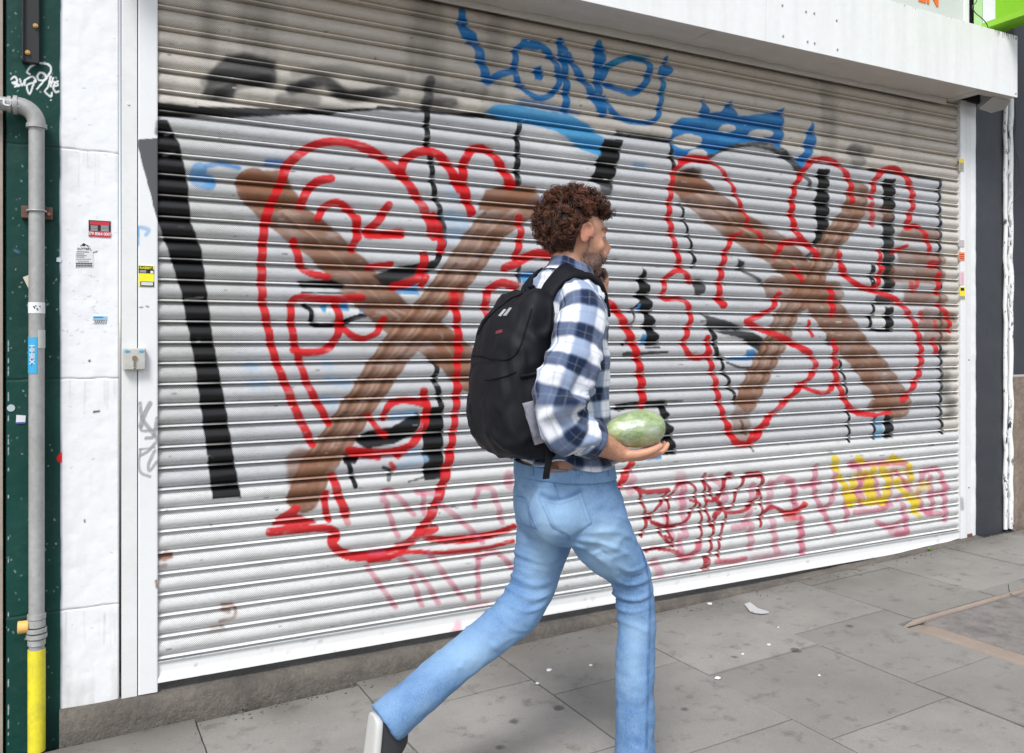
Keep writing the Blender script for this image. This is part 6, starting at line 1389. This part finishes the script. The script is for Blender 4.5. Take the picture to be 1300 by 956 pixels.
def sleeve(pts, name, elbow, seed):
    V, F, uvs, (nr, ns), prm = loft(limb_rings(pts), 8, 64, 2.0)
    N_ = normals(V, F); C = np.repeat(prm[0], ns, 0)
    if np.mean(((V - C) * N_).sum(1)) < 0: N_ = -N_
    th = np.tile(prm[4], nr); row = np.repeat(prm[3], ns)
    k = np.exp(-((row - elbow) / .11) ** 2)
    P_ = np.stack([np.cos(th) * 1.1, np.sin(th) * 1.1, row * 26], -1)
    V = V + N_ * ((.006 + .026 * k) * (fbm(P_ + seed, 2) - .5) * 2)[:, None]
    rg = 1 - np.abs(2 * fbm(np.stack([np.cos(th) * 1.3 + row * 12, np.sin(th) * 1.3 - row * 5, row * 24 + th * 0], -1) + seed * 3, 2) - 1) * 2.6
    V = V + N_ * ((.003 + .009 * k) * np.clip(rg, -.6, 1))[:, None]
    P_ = np.stack([np.cos(th) * 1.8 + row * 9, np.sin(th) * 1.8, row * 13], -1)
    V = V + N_ * ((.010) * (fbm(P_ + seed + 9, 2) - .5) * 2)[:, None]
    o = make(name, V, F, M['plaid'], man, smooth=True, uvs=uvs); s_ = o.modifiers.new('t', 'SOLIDIFY'); s_.thickness = .003; s_.offset = 0
    SH.append((V, F))
    # rolled cuff
    e = limb_rings(pts)[-2:]; c0, a0, b0 = e[0]; c1, a1, b1 = e[1]; t = (c1 - c0) / np.linalg.norm(c1 - c0); an = a1 / np.linalg.norm(a1); bn_ = b1 / np.linalg.norm(b1); ra, rb = np.linalg.norm(a1), np.linalg.norm(b1)
    rr = [(c1 - t * .036, an * (ra + .004), bn_ * (rb + .004)), (c1 - t * .032, an * (ra + .009), bn_ * (rb + .009)), (c1 - t * .015, an * (ra + .009), bn_ * (rb + .009)), (c1 + t * .004, an * (ra + .007), bn_ * (rb + .007)), (c1 + t * .008, an * ra, bn_ * rb), (c1 + t * .0, an * (ra - .006), bn_ * (rb - .006))]
    V, F, uvs, (nr, ns), prm = loft(rr, 4, 48, 2.0); N_ = normals(V, F); V = V + N_ * ((fbm(V * 45, 2) - .5) * .008)[:, None]
    make('cuff', V, F, M['plaid'], o, smooth=True, uvs=uvs)
    return o, V, F
SL = [(726, 374, -1.27, .034, .040), (732, 379, -1.31, .050, .048), (738, 391, -1.35, .061, .056), (738, 412, -1.382, .063, .058), (732, 440, -1.395, .062, .058), (722, 472, -1.405, .061, .058), (713, 502, -1.41, .062, .058), (709, 522, -1.415, .063, .060), (719, 541, -1.42, .058, .056), (738, 552, -1.42, .049, .052), (752, 558, -1.418, .044, .048)]
sleeve(SL, 'sleeve', .36, 1.0)
sleeve([(702, 372, -1.13, .034, .040), (694, 379, -1.09, .050, .048), (687, 392, -1.055, .058, .055), (686, 420, -1.02, .056, .054), (692, 448, -1.0, .054, .052), (704, 466, -1.0, .052, .050), (718, 464, -1.01, .048, .046), (730, 446, -1.025, .042, .044)], 'sleeve', .30, 5.0)
# collar: stand and turned-down leaf
cc = W(726, 350, YC)
def cring(dz, r1, r2, dx=0.0, tilt=.42): return (cc + np.array([dx, 0, dz]), np.array([r1 * math.cos(tilt), 0, -r1 * math.sin(tilt)]) * np.array([1, 1, 1]), np.array([0, r2, 0]))
V, F, uvs, (nr, ns), prm = loft([cring(-.016, .084, .100, -.004), cring(-.004, .076, .090, -.004), cring(.012, .068, .078, -.003), cring(.026, .063, .071, -.002), cring(.030, .061, .068, -.002), cring(.026, .059, .066, -.002), cring(.0, .060, .068, 0)], 4, 72, 2.0)
N_ = normals(V, F); V = V + N_ * ((fbm(V * 30, 2) - .5) * .008)[:, None]
th = np.tile(prm[4], nr); V[:, 2] -= .020 * np.exp(-((np.angle(np.exp(1j * th))) / .5) ** 2)
make('collar', V, F, M['plaid'], man, smooth=True, uvs=uvs)

# --- shoes
def shoe(heel, direc, up, name='shoe'):
    d = np.array(direc, float); d /= np.linalg.norm(d); up = np.array(up, float); up -= d * up.dot(d); up /= np.linalg.norm(up); sd_ = np.cross(up, d)
    rings = []
    for x, w, h, z in ((-.005, .018, .03, .035), (.01, .032, .045, .045), (.06, .037, .052, .052), (.11, .040, .040, .040), (.17, .047, .030, .030), (.23, .045, .024, .024), (.27, .030, .018, .019), (.283, .010, .008, .014)): rings.append((heel + d * x + up * z, up * h, sd_ * w))
    V, F, _, _, _ = loft(rings, 4, 28, 2.6, True); o = make(name, V, F, M['shoe'], man, smooth=True)
    rings = [(heel + d * x + up * .010, up * .012, sd_ * w) for x, w in ((-.010, .02), (.005, .036), (.06, .041), (.11, .043), (.17, .051), (.23, .049), (.275, .033), (.29, .010))]
    V, F, _, _, _ = loft(rings, 4, 28, 4, True); make('sole', V, F, M['sole'], o, smooth=True)
    return o
ra_ = W(806, 963, -1.29); shoe(np.array([ra_[0] - .055, -1.29, ground(ra_[0]) + .003]), (1, -.05, SLOPE), (0, 0, 1))
la_ = W(482, 922, -1.10); shoe(la_ + np.array([-.02, 0, .025]), (-.12, 0, -1), (.9, 0, -.1))

# ------------------------------------------------------------------ backpack
bp = empty('backpack', W(650, 580, YC), 'black backpack with grey side pouch worn on the walking man\'s back', 'backpack')
def pring(u, v, d, w, tilt=0.0): return (W(u, v, YC), np.array([d * math.cos(tilt), 0, d * math.sin(tilt)]), np.array([0, w, 0]))
BR = [pring(666, 580, .02, .05), pring(661, 577, .058, .105), pring(655, 566, .082, .128), pring(650, 542, .090, .136), pring(649, 505, .092, .139), pring(650, 465, .090, .140), pring(654, 430, .080, .138), pring(658, 405, .070, .130), pring(662, 388, .054, .116), pring(665, 375, .036, .095), pring(667, 368, .015, .04)]
V, F, _, (nr, ns), prm = loft(BR, 8, 96, 3.1, True)
N_ = normals(V, F)
if np.mean(((V - V.mean(0)) * N_).sum(1)) < 0: N_ = -N_
V = V + N_ * (.014 * (fbm(V * np.array([9, 9, 6]), 3) - .5) * 2 + .006 * (fbm(V * np.array([30, 30, 12]) + 3, 2) - .5) * 2 + .005 * np.clip(1 - np.abs(2 * fbm(V * np.array([16, 16, 11]) + 21, 2) - 1) * 5, -.4, 1))[:, None]
V = folds(V, N_, [([(600, 520), (625, 548), (655, 572)], -1.3, .012, .008), ([(630, 500), (650, 540), (665, 565)], -1.34, .012, .008), ([(612, 470), (622, 510), (640, 540)], -1.3, .010, -.007), ([(655, 440), (650, 480), (655, 520)], -1.34, .010, -.006), ([(668, 420), (690, 440), (705, 470)], -1.34, .010, .006)], .16)
make('main_compartment', V, F, M['nylon'], bp, smooth=True)
pb = bvh_of(V, F)
def tubeon(name, pts, r, m, parent, Y=-1.34, off=.002, bvh=None):
    q = []
    for u, v in crspline(np.array(pts, float), 6):
        h, nn, _, _ = hit(bvh or pb, u, v, Y)
        if h is None: continue
        if nn.dot(CAMP - h) < 0: nn = -nn
        q.append(np.array(h + nn * off))
    if len(q) < 2: return None
    b = MB(); b.tube(q, r, 8); return b.build(name, m, parent, smooth=True)
tubeon('piping', [(598, 452), (612, 452), (630, 456), (648, 455), (660, 440), (668, 415), (675, 392)], .0022, M['webbing'], bp)
tubeon('zip', [(606, 425), (616, 408), (632, 392), (648, 380), (664, 373)], .0025, M['webbing'], bp)
tubeon('zip', [(600, 480), (620, 482), (640, 478), (655, 472)], .0022, M['webbing'], bp)
# front pocket bulging on the outer face
V2, F2 = ellipsoid(W(622, 510, -1.20), (.045, .115, .125), None, 48, 30)
c2 = W(624, 512, -1.20); V2 = V2 - W(622, 510, -1.20) + c2; L2 = (V2 - c2) / np.array([.045, .115, .125]); L2 = np.sign(L2) * np.abs(L2) ** .72; V2 = c2 + L2 * np.array([.034, .112, .115])
V2 = V2 + (fbm(V2 * np.array([14, 14, 9]), 3) - .5)[:, None] * np.array([.02, 0, 0])
make('front_pocket', V2, F2, M['nylon'], bp, smooth=True)
# logo mark and reflective streaks
fb = bvh_of(np.vstack([V, V2]), [tuple(f) for f in F] + [tuple(int(i) + len(V) for i in f) for f in F2])
def pquad(name, q, m, off=.002, n=6, Y=-1.3):
    q = [np.array(p, float) for p in q]
    return patch(name, lambda s, t: (q[0] * (1 - s) + q[1] * s) * (1 - t) + (q[3] * (1 - s) + q[2] * s) * t, fb, m, bp, n, n, off, Y)
refl = flat('reflective_grey', (.42, .43, .46), .4)
pquad('reflective_strip', [(633, 401), (640, 393), (643, 393), (636, 402)], refl, n=4); pquad('reflective_strip', [(639, 401), (647, 391), (650, 391), (643, 401)], refl, n=4)
pquad('logo_mark', [(630, 420.5), (638, 418.5), (638, 422.5), (630, 424.5)], flat('dull_red_logo', (.16, .03, .04), .5), n=3)
# grey stretch pouch on the near side
def sp(s, t):
    a, b_, c, d = np.array((663, 512)), np.array((683, 507)), np.array((702, 558)), np.array((678, 564)); return (a * (1 - s) + b_ * s) * (1 - t) + (d * (1 - s) + c * s) * t
pm = worn('pouch_mesh', (.34, .34, .40), (.08, .08, .11), .6, s1=12, s2=300, amount=.9, bump_s=.6)
so = patch('side_pouch', sp, fb, pm, bp, 16, 20, .010, -1.34); smooth_by_angle(so, 60)
tubeon('compression_strap', [(660, 478), (672, 476), (690, 472), (700, 470)], .0045, M['webbing'], bp, off=.003)
# carrying handle
b = MB(); pts = [W(668, 380, -1.24), W(664, 370, -1.23), W(668, 363, -1.20), W(676, 364, -1.17), W(680, 372, -1.16)]; b.tube(list(crspline(np.array(pts), 6)), .007, 10); b.build('carry_handle', M['webbing'], bp, smooth=True)
# shoulder straps laid over the shirt
_b = MB()
for v__, f__ in SH: _b.add(v__, f__)
TB = bvh_of(np.array(_b.V), _b.F)
def strap(Y, w, sgn):
    cen = np.array([W(711, 425, YC)[0], Y, W(711, 425, YC)[2]]); P = []; Q = []
    for a in np.linspace(math.radians(158), math.radians(28), 34):
        row = []
        for k in (-1, -.6, 0, .6, 1):
            y = Y + k * w / 2 - sgn * .035 * max(0, math.sin(a)) * 0
            d = Vector((math.cos(a), 0, math.sin(a))); o = Vector((cen[0], y, cen[2])) + d * .6; h, nn, _, _ = TB.ray_cast(o, -d)
            if h is None: h = Vector((cen[0], y, cen[2])) + d * .1
            row.append(np.array(h) + np.array(d) * (.010 if abs(k) < 1 else .004))
        P.append(row)
    P = np.array(P); Pm = P.copy()
    for i in range(1, len(P) - 1): Pm[i] = (P[i - 1] + P[i] + P[i + 1]) / 3
    # lead the back end up to the pack
    nP = len(Pm); V = Pm.reshape(-1, 3); F = [tuple(f) for f in grid_faces(nP, 5)]
    o = make('shoulder_strap', V, F, M['webbing'], bp, smooth=True); s_ = o.modifiers.new('t', 'SOLIDIFY'); s_.thickness = .010; s_.offset = -1
    return Pm
strap(-1.275, .050, 1); strap(-1.125, .050, -1)
# lower strap from the chest round under the arm and the loose end hanging at the hip
b = MB(); a_ = W(757, 470, -1.30); pts = [W(760, 450, -1.30), W(756, 500, -1.33), W(735, 535, -1.345), W(708, 552, -1.355), W(690, 560, -1.34)]
q = crspline(np.array(pts), 6); 
def ribbon(name, pts, w, t, axis, m, parent):
    V = []; F = []
    for i, p in enumerate(pts):
        for a, b_ in ((-1, -1), (1, -1), (1, 1), (-1, 1)): V.append(np.array(p) + np.array(axis) * w / 2 * a + np.array([0, t / 2 * b_, 0]))
    for i in range(len(pts) - 1):
        for k in range(4): F.append((i * 4 + k, i * 4 + (k + 1) % 4, (i + 1) * 4 + (k + 1) % 4, (i + 1) * 4 + k))
    F += [(3, 2, 1, 0), tuple((len(pts) - 1) * 4 + k for k in range(4))]
    return make(name, np.array(V), F, m, parent)
ribbon('lower_strap', q, .022, .004, (0.3, 0, .95), M['webbing'], bp)
pts = [W(698, 556, -1.375), W(698, 572, -1.385), W(696, 588, -1.39), W(694, 600, -1.39), W(693, 608, -1.388)]; ribbon('strap_end', crspline(np.array(pts), 5), .018, .004, (1, 0, 0), M['webbing'], bp)

# ------------------------------------------------------------------ the melon in his hand
def melon():
    mc = W(806, 544.8, -1.405); n, k = 64, 40; V = []; F = []
    ax = np.array([math.cos(.10), -.10, math.sin(.07)]); ax /= np.linalg.norm(ax); up = np.array([0, 0, 1.]) - ax * ax[2]; up /= np.linalg.norm(up); sd_ = np.cross(up, ax)
    for j in range(k + 1):
        ph = PI * j / k; x = -math.cos(ph); r = math.sin(ph) ** .92 * (1 + .16 * x)
        for i in range(n):
            t = 2 * PI * i / n; rr = r * (1 + .012 * math.cos(5 * t + 1))
            V.append(mc + ax * .0865 * (x if x > 0 else x * 1.05) + up * .049 * rr * math.cos(t) + sd_ * .052 * rr * math.sin(t))
    for j in range(k):
        for i in range(n): F.append((j * n + i, (j + 1) * n + i, (j + 1) * n + (i + 1) % n, j * n + (i + 1) % n))
    V = np.array(V)
    m, nt, b = new_mat('melon_rind'); n1 = noise_node(nt, 22, 6, .7, stretch=(.5, 1, 1.4)); f1 = ramp(nt, n1.outputs['Fac'], .36, .68)
    c = mix(nt, f1.outputs['Color'], (.15, .25, .06), (.46, .55, .22)); n2 = noise_node(nt, 60, 4, .7, stretch=(.4, 1, 1)); f2 = ramp(nt, n2.outputs['Fac'], .52, .72)
    c = mix(nt, math_node(nt, 'MULTIPLY', f2.outputs['Color'], .5), c, (.60, .66, .45)); n6 = nt.nodes.new('ShaderNodeTexVoronoi'); n6.feature = 'DISTANCE_TO_EDGE'; n6.inputs['Scale'].default_value = 75; tc6 = nt.nodes.new('ShaderNodeTexCoord'); nt.links.new(tc6.outputs['Object'], n6.inputs['Vector']); r6 = ramp(nt, n6.outputs['Distance'], .02, .09, (1, 1, 1), (0, 0, 0)); c = mix(nt, math_node(nt, 'MULTIPLY', r6.outputs['Color'], .30), c, (.09, .17, .04))
    nt.links.new(c, b.inputs['Base Color']); b.inputs['Roughness'].default_value = .4
    o = make('melon', V, F, m, smooth=True); tag(o, 'green oblong melon wrapped in clear film resting on the man\'s raised palm', 'melon')
    e_ = mc - ax * .0905; sb = MB(); sb.tube([tuple(e_ + ax * .006), tuple(e_ - ax * .001), tuple(e_ - ax * .006)], [.009, .007, .004], 10); sb.build('stem_scar', flat('dry_stem', (.22, .17, .08), .8), o, smooth=True)
    # crinkled clear film
    N_ = normals(V, F)
    if np.mean(((V - V.mean(0)) * N_).sum(1)) < 0: N_ = -N_
    V3 = V + N_ * (.0018 + .0035 * np.abs(fbm(V * np.array([50, 90, 90]), 3) - .5))[:, None]
    fm, nt, b = new_mat('clear_film'); nt.nodes.remove(b); out = [q for q in nt.nodes if q.type == 'OUTPUT_MATERIAL'][0]
    tr = nt.nodes.new('ShaderNodeBsdfTransparent'); gl = nt.nodes.new('ShaderNodeBsdfGlossy'); gl.inputs['Roughness'].default_value = .22; gl.inputs['Color'].default_value = (.95, .97, 1, 1)
    df = nt.nodes.new('ShaderNodeBsdfDiffuse'); df.inputs['Color'].default_value = (.8, .84, .86, 1); mx0 = nt.nodes.new('ShaderNodeMixShader'); mx0.inputs[0].default_value = .5; nt.links.new(gl.outputs[0], mx0.inputs[1]); nt.links.new(df.outputs[0], mx0.inputs[2])
    nn = noise_node(nt, 30, 5, .7, stretch=(.5, 1, 1)); fr = ramp(nt, nn.outputs['Fac'], .45, .75); fac = math_node(nt, 'ADD', math_node(nt, 'MULTIPLY', fr.outputs['Color'], .45), .10)
    mx = nt.nodes.new('ShaderNodeMixShader'); nt.links.new(fac, mx.inputs[0]); nt.links.new(tr.outputs[0], mx.inputs[1]); nt.links.new(mx0.outputs[0], mx.inputs[2]); nt.links.new(mx.outputs[0], out.inputs['Surface'])
    bp2 = nt.nodes.new('ShaderNodeBump'); bp2.inputs['Strength'].default_value = .8; bp2.inputs['Distance'].default_value = .006; n5 = noise_node(nt, 70, 4, .7); nt.links.new(n5.outputs['Fac'], bp2.inputs['Height']); nt.links.new(bp2.outputs[0], gl.inputs['Normal'])
    make('clear_film', V3, F, fm, o, smooth=True)
melon()
EXPOSURE = 0.5
# ------------------------------------------------------------------ camera, sky, sun
cam = bpy.data.cameras.new('camera'); co = bpy.data.objects.new('camera', cam); COL.objects.link(co)
co.location = (0, -CAM_D, CAM_H); co.rotation_euler = (PI / 2, 0, -TH)
cam.sensor_width = 36; cam.lens = 36 * FOC / 1300; cam.shift_y = -44.5 / 1300; cam.clip_end = 500; cam.clip_start = .05
scene.camera = co
SE, SR = 52, 205     # overcast: a broad soft sun behind the photographer
wd = bpy.data.worlds.new('World'); scene.world = wd; wd.use_nodes = True; nt = wd.node_tree
bg = nt.nodes['Background']; sky = nt.nodes.new('ShaderNodeTexSky'); sky.sky_type = 'NISHITA'; sky.sun_disc = False
sd = Vector((-.45, -.55, .9)).normalized()
sky.sun_elevation = math.asin(sd.z); sky.sun_rotation = math.atan2(sd.x, sd.y)
hs = nt.nodes.new('ShaderNodeHueSaturation'); hs.inputs['Saturation'].default_value = .38
nt.links.new(sky.outputs[0], hs.inputs['Color']); nt.links.new(hs.outputs[0], bg.inputs['Color']); bg.inputs['Strength'].default_value = .15
L = bpy.data.lights.new('sun', 'SUN'); L.energy = 2.3; L.angle = math.radians(18); L.color = (1, .975, .95)
lo = bpy.data.objects.new('sun', L); COL.objects.link(lo); lo.rotation_euler = sd.to_track_quat('Z', 'Y').to_euler()
scene.view_settings.view_transform = 'Standard'; scene.view_settings.look = 'None'; scene.view_settings.exposure = EXPOSURE; scene.view_settings.gamma = 1
scene.render.resolution_x = 1024; scene.render.resolution_y = 753
scene.cycles.max_bounces = 6
